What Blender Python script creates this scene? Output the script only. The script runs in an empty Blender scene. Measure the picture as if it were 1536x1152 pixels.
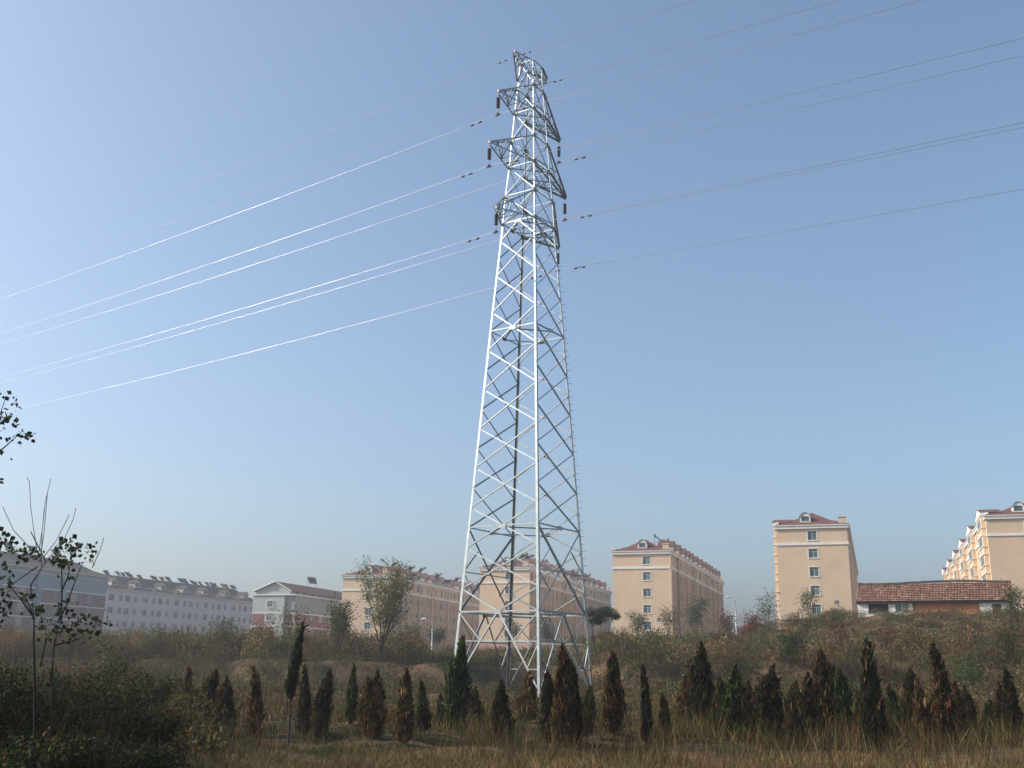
import bpy, math, random
import numpy as np
from mathutils import Vector, Matrix

SC = bpy.context.scene
COL = SC.collection
R = math.radians
rng = np.random.default_rng(7)
random.seed(7)

# ------------------------------------------------------------------ camera
EZ, FPX, PIT, ROL = 1.7, 1565.4, R(15.253), R(0.955)
cam_d = bpy.data.cameras.new('camera'); cam = bpy.data.objects.new('camera', cam_d); COL.objects.link(cam)
cam_d.sensor_width = 36.0; cam_d.lens = FPX / 1536 * 36.0
cam_d.clip_start = 0.1; cam_d.clip_end = 8000
cam.matrix_world = Matrix.Translation((0, 0, EZ)) @ Matrix.Rotation(R(90) + PIT, 4, 'X') @ Matrix.Rotation(ROL, 4, 'Z')
SC.camera = cam
# ------------------------------------------------------------------ sky, sun, exposure
SUN_EL, SUN_AZ = R(33), R(-90)           # azimuth clockwise from +Y
w = bpy.data.worlds.new('World'); SC.world = w; w.use_nodes = True
nt = w.node_tree; nt.nodes.clear()
out = nt.nodes.new('ShaderNodeOutputWorld'); bg = nt.nodes.new('ShaderNodeBackground')
sky = nt.nodes.new('ShaderNodeTexSky'); sky.sky_type = 'NISHITA'; sky.sun_disc = False
sky.sun_elevation = SUN_EL; sky.sun_rotation = SUN_AZ
sky.air_density = 1.0; sky.dust_density = 2.8; sky.ozone_density = 3.6; sky.altitude = 0
bg.inputs['Strength'].default_value = 0.132
hs = nt.nodes.new('ShaderNodeHueSaturation'); hs.inputs['Saturation'].default_value = .92; hs.inputs['Hue'].default_value = .495
nt.links.new(sky.outputs[0], hs.inputs['Color']); nt.links.new(hs.outputs[0], bg.inputs['Color']); nt.links.new(bg.outputs[0], out.inputs['Surface'])
sl = bpy.data.lights.new('sun', 'SUN'); sl.energy = 3.7; sl.angle = R(0.6); sl.color = (1.0, 0.93, 0.82)
so = bpy.data.objects.new('sun', sl); COL.objects.link(so)
sd = Vector((math.sin(SUN_AZ) * math.cos(SUN_EL), math.cos(SUN_AZ) * math.cos(SUN_EL), math.sin(SUN_EL)))
so.rotation_euler = (-sd).to_track_quat('-Z', 'Y').to_euler(); so.location = (-60, 0, 60)
SC.view_settings.view_transform = 'Standard'; SC.view_settings.look = 'None'
SC.view_settings.exposure = 0.62; SC.view_settings.gamma = 1.0; SC.view_settings.use_curve_mapping = False
HAZE = 0.0010

# ------------------------------------------------------------------ surveying helpers
def ray(px, py):
    a, b = px - 768, py - 576; c, s = math.cos(ROL), math.sin(ROL)
    u = c * a + s * b; v = -s * a + c * b
    x = u / FPX; zc = -v / FPX
    return np.array([x, math.cos(PIT) - zc * math.sin(PIT), math.sin(PIT) + zc * math.cos(PIT)])
def atY(px, py, Y):
    p = ray(px, py); p = p * Y / p[1]; p[2] += EZ; return p
def atZ(px, py, Z):
    p = ray(px, py); p = p * (Z - EZ) / p[2]; p[2] += EZ; return p

def sst(a, b, x):
    t = np.clip((x - a) / (b - a), 0, 1); return t * t * (3 - 2 * t)
def terrain(x, y):
    x = np.asarray(x, float); y = np.asarray(y, float)
    wob = 1.6 * np.sin(x * .21 + 1.3) + .9 * np.sin(x * .53 + .4)
    left = 2.0 * sst(79 + wob, 83.5 + wob, y) + .5 * sst(86, 110, y)
    mid = left + (1.9 + .3) * sst(95, 190, y)
    right = .25 * sst(30, 45, y) + 2.2 * sst(50 + wob, 66 + wob, y) + 4.5 * sst(60, 97, y)
    far_l = sst(-60, 5, x); r = sst(21, 35, x)
    h = left * (1 - far_l) + mid * far_l
    midb = 2.4 * sst(64 + wob, 69 + wob, y) + 1.5 * sst(72, 100, y) + 2.6 * sst(100, 190, y)
    k = sst(5.5, 9, x) 
    h = h * (1 - k) + midb * k
    h = h * (1 - r) + right * r
    h = h + .5 * sst(35, 60, x) * sst(120, 170, y)
    n = (.10 * np.sin(x * .9 + y * .37) + .08 * np.sin(x * 1.7 - y * .8 + 2) + .05 * np.sin(x * 3.3 + y * 2.1)) * sst(10, 30, y) * (1 - sst(150, 250, y))
    mound = .55 * np.exp(-((x + 9) / 4.5) ** 2 - ((y - 52) / 3.0) ** 2) + .45 * np.exp(-((x + 2.5) / 2.6) ** 2 - ((y - 50) / 2.2) ** 2) \
        + .5 * np.exp(-((x - 7) / 3.) ** 2 - ((y - 56) / 3.) ** 2)
    return h + n + mound - .05 * np.exp(-((y - 23) / 5) ** 2)
def on_ground(px, Y):
    p = atY(px, 950, Y); return Vector((p[0], Y, float(terrain(p[0], Y))))

# ------------------------------------------------------------------ materials
def mat(name, col, rough=.85, metal=0, var=0.0, scale=2.0, bump=0.0, col2=None, attr=None, trans=0.0, spec=.3, detail=6):
    m = bpy.data.materials.new(name); m.use_nodes = True; n = m.node_tree; b = n.nodes['Principled BSDF']
    b.inputs['Roughness'].default_value = rough; b.inputs['Metallic'].default_value = metal
    b.inputs['Specular IOR Level'].default_value = spec
    if attr:
        a = n.nodes.new('ShaderNodeAttribute'); a.attribute_name = attr
        n.links.new(a.outputs['Color'], b.inputs['Base Color'])
        if trans:
            t = n.nodes.new('ShaderNodeBsdfTranslucent'); n.links.new(a.outputs['Color'], t.inputs['Color'])
            mx = n.nodes.new('ShaderNodeMixShader'); mx.inputs[0].default_value = trans
            n.links.new(b.outputs[0], mx.inputs[1]); n.links.new(t.outputs[0], mx.inputs[2])
            n.links.new(mx.outputs[0], n.nodes['Material Output'].inputs['Surface'])
        return m
    if var or col2 or bump:
        tc = n.nodes.new('ShaderNodeTexCoord'); no = n.nodes.new('ShaderNodeTexNoise')
        no.inputs['Scale'].default_value = scale; no.inputs['Detail'].default_value = detail; no.inputs['Roughness'].default_value = .65
        n.links.new(tc.outputs['Object'], no.inputs['Vector'])
        cr = n.nodes.new('ShaderNodeValToRGB'); cr.color_ramp.elements[0].position = .3; cr.color_ramp.elements[1].position = .7
        c2 = col2 or tuple(c * (1 - var) for c in col)
        cr.color_ramp.elements[0].color = (*c2, 1); cr.color_ramp.elements[1].color = (*[min(1, c * (1 + var * .4)) for c in col], 1)
        n.links.new(no.outputs['Fac'], cr.inputs[0]); n.links.new(cr.outputs[0], b.inputs['Base Color'])
        if bump:
            bp = n.nodes.new('ShaderNodeBump'); bp.inputs['Strength'].default_value = bump; bp.inputs['Distance'].default_value = .05
            n.links.new(no.outputs['Fac'], bp.inputs['Height']); n.links.new(bp.outputs[0], b.inputs['Normal'])
    else:
        b.inputs['Base Color'].default_value = (*col, 1)
    return m
M = dict(
    steel=mat('galvanised_steel', (.31, .34, .34), .42, .85, var=.25, scale=3.0, spec=.5),
    steel_dark=mat('galvanised_plate', (.16, .18, .18), .5, .4, var=.3, scale=5),
    wire=mat('aluminium_wire', (.50, .50, .50), .32, 1.0),
    gwire=mat('steel_wire', (.25, .25, .26), .5, .9),
    insul=mat('insulator_brown', (.03, .014, .022), .6, spec=.15),
    damper=mat('damper_iron', (.05, .05, .055), .6),
    concrete=mat('concrete', (.35, .34, .31), .9, var=.3, scale=4, bump=.3),
    peach=mat('peach_render', (.63, .472, .325), .9, var=.14, scale=.22, bump=.1),
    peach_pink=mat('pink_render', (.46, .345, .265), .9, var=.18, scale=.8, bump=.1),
    pink_plinth=mat('pink_plinth', (.48, .27, .24), .9, var=.15, scale=.8, bump=.1),
    trim=mat('white_trim', (.74, .72, .66), .8, var=.12, scale=1.5),
    trim_pink=mat('faded_trim', (.56, .46, .40), .85, var=.15, scale=1.2),
    roof_red=mat('dull_red_tiles', (.155, .065, .052), .85, var=.35, scale=3, bump=.4),
    roof_grey=mat('slate_tiles', (.06, .05, .055), .85, var=.35, scale=3, bump=.4),
    glass=mat('window_glass', (.06, .10, .105), .12, spec=.6),
    glass2=mat('curtained_glass', (.16, .19, .18), .25, var=.4, scale=.6, spec=.6),
    frame=mat('window_frame', (.60, .62, .60), .6),
    blue=mat('blue_grey_render', (.19, .28, .34), .9, var=.12, scale=.8),
    purple=mat('maroon_render', (.17, .09, .11), .9, var=.2, scale=.8),
    grey=mat('grey_render', (.40, .42, .40), .9, var=.12, scale=.8),
    grey_dark=mat('dark_grey_render', (.25, .28, .29), .9, var=.12, scale=.8),
    red=mat('red_render', (.24, .085, .08), .9, var=.2, scale=.8),
    lilac=mat('pale_lilac_render', (.62, .60, .55), .9, var=.12, scale=.6),
    heater_tank=mat('dull_steel_tank', (.16, .16, .17), .6, .2),
    heater_panel=mat('dark_collector', (.03, .03, .045), .7, spec=.15),
    whitewash=mat('whitewash', (.66, .66, .62), .9, var=.35, scale=2.5, bump=.2),
    rust_brick=mat('orange_brick', (.52, .22, .10), .95, col2=(.30, .13, .065), scale=5, bump=.6),
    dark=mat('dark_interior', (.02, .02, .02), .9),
    lamp=mat('white_lamp_paint', (.72, .74, .74), .5),
    bark=mat('grey_brown_bark', (.085, .062, .045), .95, var=.4, scale=12, bump=.4),
    bark_dark=mat('dark_bark', (.035, .028, .022), .95, var=.4, scale=12),
    twig=mat('pale_twig', (.20, .17, .13), .9, var=.3, scale=10),
    leaf=mat('foliage', (0, 0, 0), .75, attr='tint', trans=.33, spec=.2),
    grassm=mat('grass_blades', (0, 0, 0), .85, attr='tint', trans=.2, spec=.15),
)
def tile_mat():
    m = bpy.data.materials.new('clay_roof_tiles'); m.use_nodes = True; n = m.node_tree; b = n.nodes['Principled BSDF']
    a = n.nodes.new('ShaderNodeAttribute'); a.attribute_name = 'tint'
    n.links.new(a.outputs['Color'], b.inputs['Base Color']); b.inputs['Roughness'].default_value = .9; return m
M['tile'] = tile_mat()
def ground_mat():
    m = bpy.data.materials.new('ground_soil'); m.use_nodes = True; n = m.node_tree; b = n.nodes['Principled BSDF']
    L = n.links.new; b.inputs['Roughness'].default_value = .95; b.inputs['Specular IOR Level'].default_value = .1
    g = n.nodes.new('ShaderNodeNewGeometry')
    def noise(s, d=8, r=.65):
        x = n.nodes.new('ShaderNodeTexNoise'); x.inputs['Scale'].default_value = s; x.inputs['Detail'].default_value = d
        x.inputs['Roughness'].default_value = r; L(g.outputs['Position'], x.inputs['Vector']); return x
    def ramp(x, a, c0, bb, c1):
        r = n.nodes.new('ShaderNodeValToRGB'); r.color_ramp.elements[0].position = a; r.color_ramp.elements[1].position = bb
        r.color_ramp.elements[0].color = (*c0, 1); r.color_ramp.elements[1].color = (*c1, 1); L(x.outputs['Fac'], r.inputs[0]); return r
    n1 = noise(.35); n2 = noise(3.0, 10, .75); n3 = noise(.12, 5)
    soil = ramp(n2, .3, (.045, .03, .018), .72, (.23, .145, .08))
    grass = ramp(n2, .3, (.014, .017, .008), .75, (.065, .058, .028))
    k = ramp(n1, .44, (0, 0, 0), .56, (1, 1, 1))
    mx = n.nodes.new('ShaderNodeMix'); mx.data_type = 'RGBA'
    L(k.outputs[0], mx.inputs[0]); L(soil.outputs[0], mx.inputs[6]); L(grass.outputs[0], mx.inputs[7])
    L(mx.outputs[2], b.inputs['Base Color'])
    bp = n.nodes.new('ShaderNodeBump'); bp.inputs['Strength'].default_value = .8; bp.inputs['Distance'].default_value = .12
    L(n2.outputs['Fac'], bp.inputs['Height']); L(bp.outputs[0], b.inputs['Normal'])
    return m
M['ground'] = ground_mat()

# ------------------------------------------------------------------ mesh helpers
def ORD(i):
    u = ['first', 'second', 'third', 'fourth', 'fifth', 'sixth', 'seventh', 'eighth', 'ninth', 'tenth', 'eleventh', 'twelfth', 'thirteenth', 'fourteenth', 'fifteenth', 'sixteenth', 'seventeenth', 'eighteenth', 'nineteenth']
    if i < 19: return u[i]
    t, k = divmod(i + 1, 10); return ({2: 'twentieth', 3: 'thirtieth', 4: 'fortieth', 5: 'fiftieth', 6: 'sixtieth'}[t]) if k == 0 else {2: 'twenty', 3: 'thirty', 4: 'forty', 5: 'fifty', 6: 'sixty'}[t] + ' ' + u[k - 1]
class MB:
    def __init__(s): s.v = []; s.f = []; s.m = []
    def quad(s, a, b, c, d, mi=0):
        i = len(s.v); s.v += [tuple(a), tuple(b), tuple(c), tuple(d)]; s.f.append((i, i + 1, i + 2, i + 3)); s.m.append(mi)
    def face(s, pts, mi=0):
        i = len(s.v); s.v += [tuple(p) for p in pts]; s.f.append(tuple(range(i, i + len(pts)))); s.m.append(mi)
    def box(s, x0, x1, y0, y1, z0, z1, mi=0):
        i = len(s.v)
        s.v += [(x0, y0, z0), (x1, y0, z0), (x1, y1, z0), (x0, y1, z0), (x0, y0, z1), (x1, y0, z1), (x1, y1, z1), (x0, y1, z1)]
        s.f += [(i, i+3, i+2, i+1), (i+4, i+5, i+6, i+7), (i, i+1, i+5, i+4), (i+1, i+2, i+6, i+5), (i+2, i+3, i+7, i+6), (i+3, i, i+4, i+7)]
        s.m += [mi] * 6
    def tube(s, pts, rad, n=5, mi=0, cap=True):
        pts = [Vector(p) for p in pts]
        if not hasattr(rad, '__len__'): rad = [rad] * len(pts)
        i0 = len(s.v)
        for k, p in enumerate(pts):
            t = (pts[min(k + 1, len(pts) - 1)] - pts[max(k - 1, 0)])
            t = t.normalized() if t.length > 1e-9 else Vector((0, 0, 1))
            u = t.cross(Vector((0, 0, 1))); u = u.normalized() if u.length > .05 else t.cross(Vector((0, 1, 0))).normalized()
            v = t.cross(u)
            for j in range(n):
                a = 2 * math.pi * j / n; s.v.append(tuple(p + (u * math.cos(a) + v * math.sin(a)) * rad[k]))
        for k in range(len(pts) - 1):
            for j in range(n):
                a = i0 + k * n + j; b = i0 + k * n + (j + 1) % n
                s.f.append((a, b, b + n, a + n)); s.m.append(mi)
        if cap:
            s.f.append(tuple(i0 + j for j in range(n))); s.m.append(mi)
            e = i0 + (len(pts) - 1) * n; s.f.append(tuple(e + n - 1 - j for j in range(n))); s.m.append(mi)
    def angle(s, p, q, a, d1, d2, t=None, mi=0):
        """L-section steel angle from p to q, flange width a lying along d1 and d2"""
        p = Vector(p); q = Vector(q); ax = (q - p).normalized(); t = t or a * .16
        d1 = Vector(d1); d1 = (d1 - ax * d1.dot(ax)).normalized()
        d2 = Vector(d2); d2 = d2 - ax * d2.dot(ax) - d1 * d2.dot(d1)
        d2 = d2.normalized() if d2.length > 1e-6 else ax.cross(d1)
        prof = [(0, 0), (a, 0), (a, t), (t, t), (t, a), (0, a)]
        i = len(s.v)
        for e in (p, q):
            for u, v in prof: s.v.append(tuple(e + d1 * u + d2 * v))
        for j in range(6):
            k = (j + 1) % 6; s.f.append((i + j, i + k, i + 6 + k, i + 6 + j)); s.m.append(mi)
        s.f.append(tuple(i + 5 - j for j in range(6))); s.f.append(tuple(i + 6 + j for j in range(6))); s.m += [mi] * 2
    def mesh(s, name, mats, smooth=False):
        me = bpy.data.meshes.new(name); me.from_pydata(s.v, [], s.f)
        for m in (mats if isinstance(mats, (list, tuple)) else [mats]): me.materials.append(m)
        if max(s.m, default=0): me.polygons.foreach_set('material_index', s.m)
        if smooth: me.polygons.foreach_set('use_smooth', [True] * len(s.f))
        me.update(); return me
    def build(s, name, mats, parent=None, smooth=False):
        return link(name, s.mesh(name, mats, smooth), parent)
def link(name, data, parent=None, loc=None, rot=None):
    o = bpy.data.objects.new(name, data); COL.objects.link(o)
    if parent: o.parent = parent
    if loc is not None: o.location = loc
    if rot is not None: o.rotation_euler = rot
    return o
def tag(o, label=None, cat=None, group=None, kind=None):
    if label: o['label'] = label
    if cat: o['category'] = cat
    if group: o['group'] = group
    if kind: o['kind'] = kind
    return o
def thing(name, label, cat, loc=(0, 0, 0), rz=0, group=None):
    o = link(name, None, None, loc, (0, 0, rz)); return tag(o, label, cat, group)
def cards_mesh(name, P, U, V, colr, m, tri=False):
    """many small leaf faces: centres P, half-axes U,V (n,3), colours (n,3)"""
    n = len(P)
    if tri:
        vs = np.stack([P - V * .5 - U * .5, P - V * .5 + U * .5, P + V * .5], 1); k = 3
    else:
        vs = np.stack([P - V * .5, P + U * .5 - V * .08, P + V * .5, P - U * .5 - V * .08], 1); k = 4
    me = bpy.data.meshes.new(name)
    me.vertices.add(n * k); me.vertices.foreach_set('co', vs.reshape(-1).astype(np.float32))
    me.loops.add(n * k); me.loops.foreach_set('vertex_index', np.arange(n * k, dtype=np.int32))
    me.polygons.add(n); me.polygons.foreach_set('loop_start', np.arange(0, n * k, k, dtype=np.int32))
    try: me.polygons.foreach_set('loop_total', np.full(n, k, dtype=np.int32))
    except Exception: pass
    a = me.attributes.new('tint', 'FLOAT_COLOR', 'POINT')
    c = np.ones((n, k, 4), np.float32); c[:, :, :3] = colr[:, None, :]; a.data.foreach_set('color', c.reshape(-1))
    me.materials.append(m); me.update(); me.validate(); return me
def rdir(n, up=0.0):
    d = rng.normal(size=(n, 3)); d[:, 2] += up; return d / np.linalg.norm(d, axis=1)[:, None]
def palette(n, cols, wts=None, jit=.25):
    cols = np.array(cols, float); k = rng.choice(len(cols), n, p=None if wts is None else np.array(wts) / sum(wts))
    return np.clip(cols[k] * (1 + jit * rng.normal(size=(n, 1))) * (1 + .08 * rng.normal(size=(n, 3))), .004, .8)
def leafcards(P, size, up=.2, asp=.6, sj=.35):
    n = len(P); V = rdir(n, up); U = np.cross(V, rdir(n)); U /= np.linalg.norm(U, axis=1)[:, None] + 1e-9
    s = size * (1 + sj * rng.normal(size=(n, 1))).clip(.4, 2)
    return U * s * asp, V * s
GREEN = (.045, .075, .014); DGREEN = (.014, .028, .007); OLIVE = (.088, .086, .020); BROWN = (.095, .050, .022); RUST = (.15, .058, .020)
TAN = (.21, .14, .058); STRAW = (.27, .20, .09); RED = (.15, .028, .018); DBROWN = (.030, .018, .010); GREYB = (.095, .075, .045)

# ================================================================== THE SETTING: ground
xs = np.concatenate([-np.geomspace(1500, 62, 22), np.linspace(-60, 60, 161), np.geomspace(62, 1500, 22)])
ys = np.concatenate([np.linspace(-400, -10, 8), np.linspace(0, 120, 201), np.geomspace(122, 2200, 40)])
X, Y = np.meshgrid(xs, ys); Z = terrain(X, Y)
vv = np.stack([X, Y, Z], -1).reshape(-1, 3); nx = len(xs)
ff = [(j * nx + i, j * nx + i + 1, (j + 1) * nx + i + 1, (j + 1) * nx + i) for j in range(len(ys) - 1) for i in range(nx - 1)]
me = bpy.data.meshes.new('ground'); me.from_pydata(vv.tolist(), [], ff); me.materials.append(M['ground'])
me.polygons.foreach_set('use_smooth', [True] * len(ff)); me.update()
tag(link('ground', me), kind='structure')

# ================================================================== PYLON
YAW = R(33.22); TC = Vector((.943, 65.0, 0)); ta = Vector((math.cos(YAW), -math.sin(YAW), 0)); tb = Vector((math.sin(YAW), math.cos(YAW), 0))
LV = [(0.15, 6.24), (3.20, 5.877), (4.89, 5.678), (9.99, 5.08), (22.77, 3.56), (30.38, 2.58), (32.43, 2.376), (34.58, 2.044), (36.61, 1.856), (38.72, 1.61), (40.66, 1.364), (41.5, 1.26), (42.7, 1.12)]
def wid(z): return float(np.interp(z, [l[0] for l in LV], [l[1] for l in LV]))
CS = {'L': (-1, -1), 'F': (1, -1), 'R': (1, 1), 'B': (-1, 1)}
pyl = thing('electricity_pylon', 'tall white painted steel lattice pylon carrying the power lines, standing in the scrubby field', 'pylon', tuple(TC))
pyl.rotation_euler = (0, 0, -YAW)
def N(c, z, inset=0.0):
    sx, sy = CS[c]; h = wid(z) / 2 - inset; return Vector((sx * h, sy * h, z))
FACES = {'LF': ('L', 'F', Vector((0, -1, 0))), 'FR': ('F', 'R', Vector((1, 0, 0))), 'RB': ('R', 'B', Vector((0, 1, 0))), 'BL': ('B', 'L', Vector((-1, 0, 0)))}
def member(name, p, q, a, nrm, inn=True):
    """steel angle in a face with outward normal nrm: one flange flat in the face, the other inward"""
    p = Vector(p); q = Vector(q); ax = (q - p).normalized(); d1 = ax.cross(nrm)
    if d1.z < 0: d1 = -d1
    mb = MB(); mb.angle(p, q, a, d1, -nrm if inn else nrm); return mb.build(name, M['steel'], pyl)
for c, (sx, sy) in CS.items():
    mb = MB()
    zs = [l[0] for l in LV]
    for z0, z1 in zip(zs[:-1], zs[1:]):
        a = .17 if z1 < 10 else .15 if z1 < 23 else .125 if z1 < 31 else .085
        mb.angle(N(c, z0), N(c, z1), a, (-sx, 0, 0), (0, -sy, 0), t=.02)
    mb.build('leg', M['steel'], pyl)
    f = MB(); b = N(c, .15); f.box(b.x - .38, b.x + .38, b.y - .38, b.y + .38, -.5, .22); f.box(b.x - .2, b.x + .2, b.y - .2, b.y + .2, .22, .26)
    f.build('footing', M['concrete'], pyl)
def lerp(p, q, t): return p * (1 - t) + q * t
def panels(bounds, faces, a, name='diagonal_brace'):
    for fn in faces:
        c1, c2, nr = FACES[fn]
        for z0, z1 in zip(bounds[:-1], bounds[1:]):
            member(name, N(c1, z0, .01) , N(c2, z1, .01), a, nr)
            member(name, N(c1, z1, .01) - nr * .03, N(c2, z0, .01) - nr * .03, a, nr)
def belt(z, faces=('LF', 'FR', 'RB', 'BL'), a=.08):
    for fn in faces:
        c1, c2, nr = FACES[fn]; member('horizontal_brace', N(c1, z, .012), N(c2, z, .012), a, nr)
def diamond(z, a=.07):
    mids = [lerp(N(FACES[f][0], z), N(FACES[f][1], z), .5) * .985 for f in ('LF', 'FR', 'RB', 'BL')]
    for i in range(4):
        p, q = mids[i], mids[(i + 1) % 4]; p = Vector((p.x, p.y, z - .03)); q = Vector((q.x, q.y, z - .03))
        member('plan_brace', p, q, a, Vector((0, 0, 1)))
# side faces (FR, BL): panel points at the belts; front faces (LF, RB): half a panel off
side_b = [9.99, 12.46, 14.98, 17.52, 20.12, 22.77, 25.32, 27.85, 30.38]
fr_b = [6.28, 8.72, 11.22, 13.72, 16.25, 18.82, 21.45, 24.05, 26.6, 29.1]
for z0, z1 in zip(side_b[:-1], side_b[1:]): panels([z0, z1], ('FR', 'BL'), .078 if z0 < 22 else .066)
for z0, z1 in zip(fr_b[:-1], fr_b[1:]): panels([z0, z1], ('LF', 'RB'), .078 if z0 < 22 else .066)
for fn in ('LF', 'RB'):
    c1, c2, nr = FACES[fn]
    mid = lerp(N(c1, 30.38), N(c2, 30.38), .5)
    member('diagonal_brace', N(c1, 29.1, .01), mid, .08, nr); member('diagonal_brace', N(c2, 29.1, .01), mid, .08, nr)
    mid = lerp(N(c1, 4.89), N(c2, 4.89), .5)
    member('diagonal_brace', N(c1, 6.28, .01), mid, .095, nr); member('diagonal_brace', N(c2, 6.28, .01), mid, .095, nr)
# big X with redundant members between C and A on the side faces
for fn in ('FR', 'BL'):
    c1, c2, nr = FACES[fn]; A1, A2, B1, B2 = N(c1, 4.89, .01), N(c2, 4.89, .01), N(c1, 9.99, .01), N(c2, 9.99, .01)
    member('diagonal_brace', A1, B2, .11, nr); member('diagonal_brace', A2 - nr * .03, B1 - nr * .03, .11, nr)
    zc = 7.3; X0 = lerp(N(c1, zc), N(c2, zc), .5)
    for c, Aq, Bq in ((c1, A1, B1), (c2, A2, B2)):
        member('horizontal_brace', N(c, zc, .01), X0, .07, nr)
        o = (A2 if c == c1 else A1); 
        member('redundant_brace', lerp(Bq, X0, .5), N(c, zc, .01), .06, nr); member('redundant_brace', lerp(Aq, X0, .5), N(c, zc, .01), .06, nr)
        
belt(4.89, a=.11); belt(9.99); belt(22.77); belt(30.38, a=.09)
diamond(4.89, .09); diamond(9.99); diamond(22.77); diamond(30.38)
# splayed struts from the middle of the lowest belt to the footings
for fn in FACES:
    c1, c2, nr = FACES[fn]; mid = lerp(N(c1, 4.89), N(c2, 4.89), .5)
    for c in (c1, c2):
        ft = N(c, .3, .02); member('strut', mid, ft, .105, nr)
        for z in (3.20, 1.65):
            t = (4.89 - z) / (4.89 - .3); q = lerp(mid, ft, t)
            member('horizontal_brace', N(c, z, .01), q, .065, nr)
            zt = 4.89 if z == 3.20 else 3.20
            member('redundant_brace', N(c, zt, .01), q, .065, nr)
    q1, q2 = [lerp(mid, N(c, .3, .02), (4.89 - 3.2) / (4.59)) for c in (c1, c2)]
    member('horizontal_brace', q1, q2, .055, nr)
# head
hz = [30.38, 32.43, 34.58, 36.61, 38.72, 40.66, 41.5, 42.7]
for z0, z1 in zip(hz[:-1], hz[1:]):
    if z1 == 41.5: continue
    panels([z0 if z0 != 41.5 else 40.66, z1], ('FR', 'BL', 'LF', 'RB'), .048)
for z in (32.43, 34.58, 36.61, 38.72, 40.66, 42.7): belt(z, a=.055)
for z in (34.58, 38.72):
    member('plan_brace', N('L', z, .02), N('R', z, .02), .055, Vector((0, 0, 1))); member('plan_brace', N('F', z - .05, .02), N('B', z - .05, .02), .055, Vector((0, 0, 1)))
def arm(zl, zu, L, zt):
    for sgn, (c1, c2) in ((-1, ('L', 'F')), (1, ('B', 'R'))):
        e = MB(); tip = Vector((0, sgn * L, zt)); up = Vector((0, 0, 1))
        root = link('crossarm', None, pyl)
        def mem(nm, p, q, a, nrm=up):
            p = Vector(p); q = Vector(q); d1 = (q - p).normalized().cross(nrm)
            mb = MB(); mb.angle(p, q, a, d1, -nrm); return mb.build(nm, M['steel'], root)
        lo = [N(c, zl) for c in (c1, c2)]; hi = [N(c, zu) for c in (c1, c2)]
        for k in (0, 1):
            sx = Vector((-1, 0, 0)) if k == 0 else Vector((1, 0, 0))
            tt = tip + sx * .07
            mem('lower_chord', lo[k], tt, .11); mem('upper_chord', hi[k], tt + up * .06, .10)
            for t0, t1 in ((.38, .0), (.38, .62)):
                mem('web_brace', lerp(lo[k], tt, t0), lerp(hi[k], tt, t1), .06, sx)
            mem('web_brace', lerp(lo[k], tt, .7), lerp(hi[k], tt, .62), .06, sx)
        mem('tie', lerp(lo[0], tip, .38), lerp(lo[1], tip, .38), .05); mem('tie', lerp(lo[0], tip, .7), lerp(lo[1], tip, .7), .06)
        mem('tie', lo[0], lerp(lo[1], tip, .38), .06); mem('tie', lerp(lo[0], tip, .38), lerp(lo[1], tip, .7), .06)
        mem('tie', lerp(hi[0], tip, .5), lerp(hi[1], tip, .5), .06); mem('tie', hi[0], lerp(hi[1], tip, .5), .06)
        g = MB(); g.box(-.09, .09, tip.y - .06, tip.y + .06, zt - .14, zt + .07); g.build('tip_plate', M['steel_dark'], root)
arm(38.72, 40.66, 3.95, 38.67); arm(34.58, 36.61, 4.83, 34.53); arm(30.38, 32.43, 3.88, 30.33); arm(42.66, 41.3, 2.06, 42.70)
# gusset plates at panel points
gm = MB(); gm.box(-.12, .12, -.012, .012, -.15, .15); gme = gm.mesh('gusset_plate', M['steel_dark'])
gl = MB(); gl.box(-.26, .26, -.012, .012, -.12, .12); glm = gl.mesh('gusset_plate', M['steel'])
for fn in FACES:
    c1, c2, nr = FACES[fn]; rz = {'LF': 0, 'FR': R(90), 'RB': R(180), 'BL': R(-90)}[fn]
    for z in (4.89, 9.99, 22.77, 30.38):
        o = link('gusset_plate', glm, pyl, lerp(N(c1, z), N(c2, z), .5) + nr * .02, (0, 0, rz))
    for z in (30.38, 32.43, 34.58, 36.61, 38.72, 40.66):
        for c, oth in ((c1, c2), (c2, c1)):
            p = N(c, z) + (N(oth, z) - N(c, z)).normalized() * .13 + nr * .012
            link('gusset_plate', gme, pyl, p, (0, 0, rz))
# step bolts up the right hand leg
bm_ = MB(); bm_.tube([(0, 0, 0), (.22, 0, 0)], .014, 5); bm_.tube([(.2, 0, 0), (.235, 0, 0)], .026, 6); bme = bm_.mesh('step_bolt', M['steel_dark'])
for k in range(66):
    z = 3.0 + k * .45; p = N('R', z)
    link('step_bolt', bme, pyl, p, (0, 0, R(0) if k % 2 else R(90)))

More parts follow.
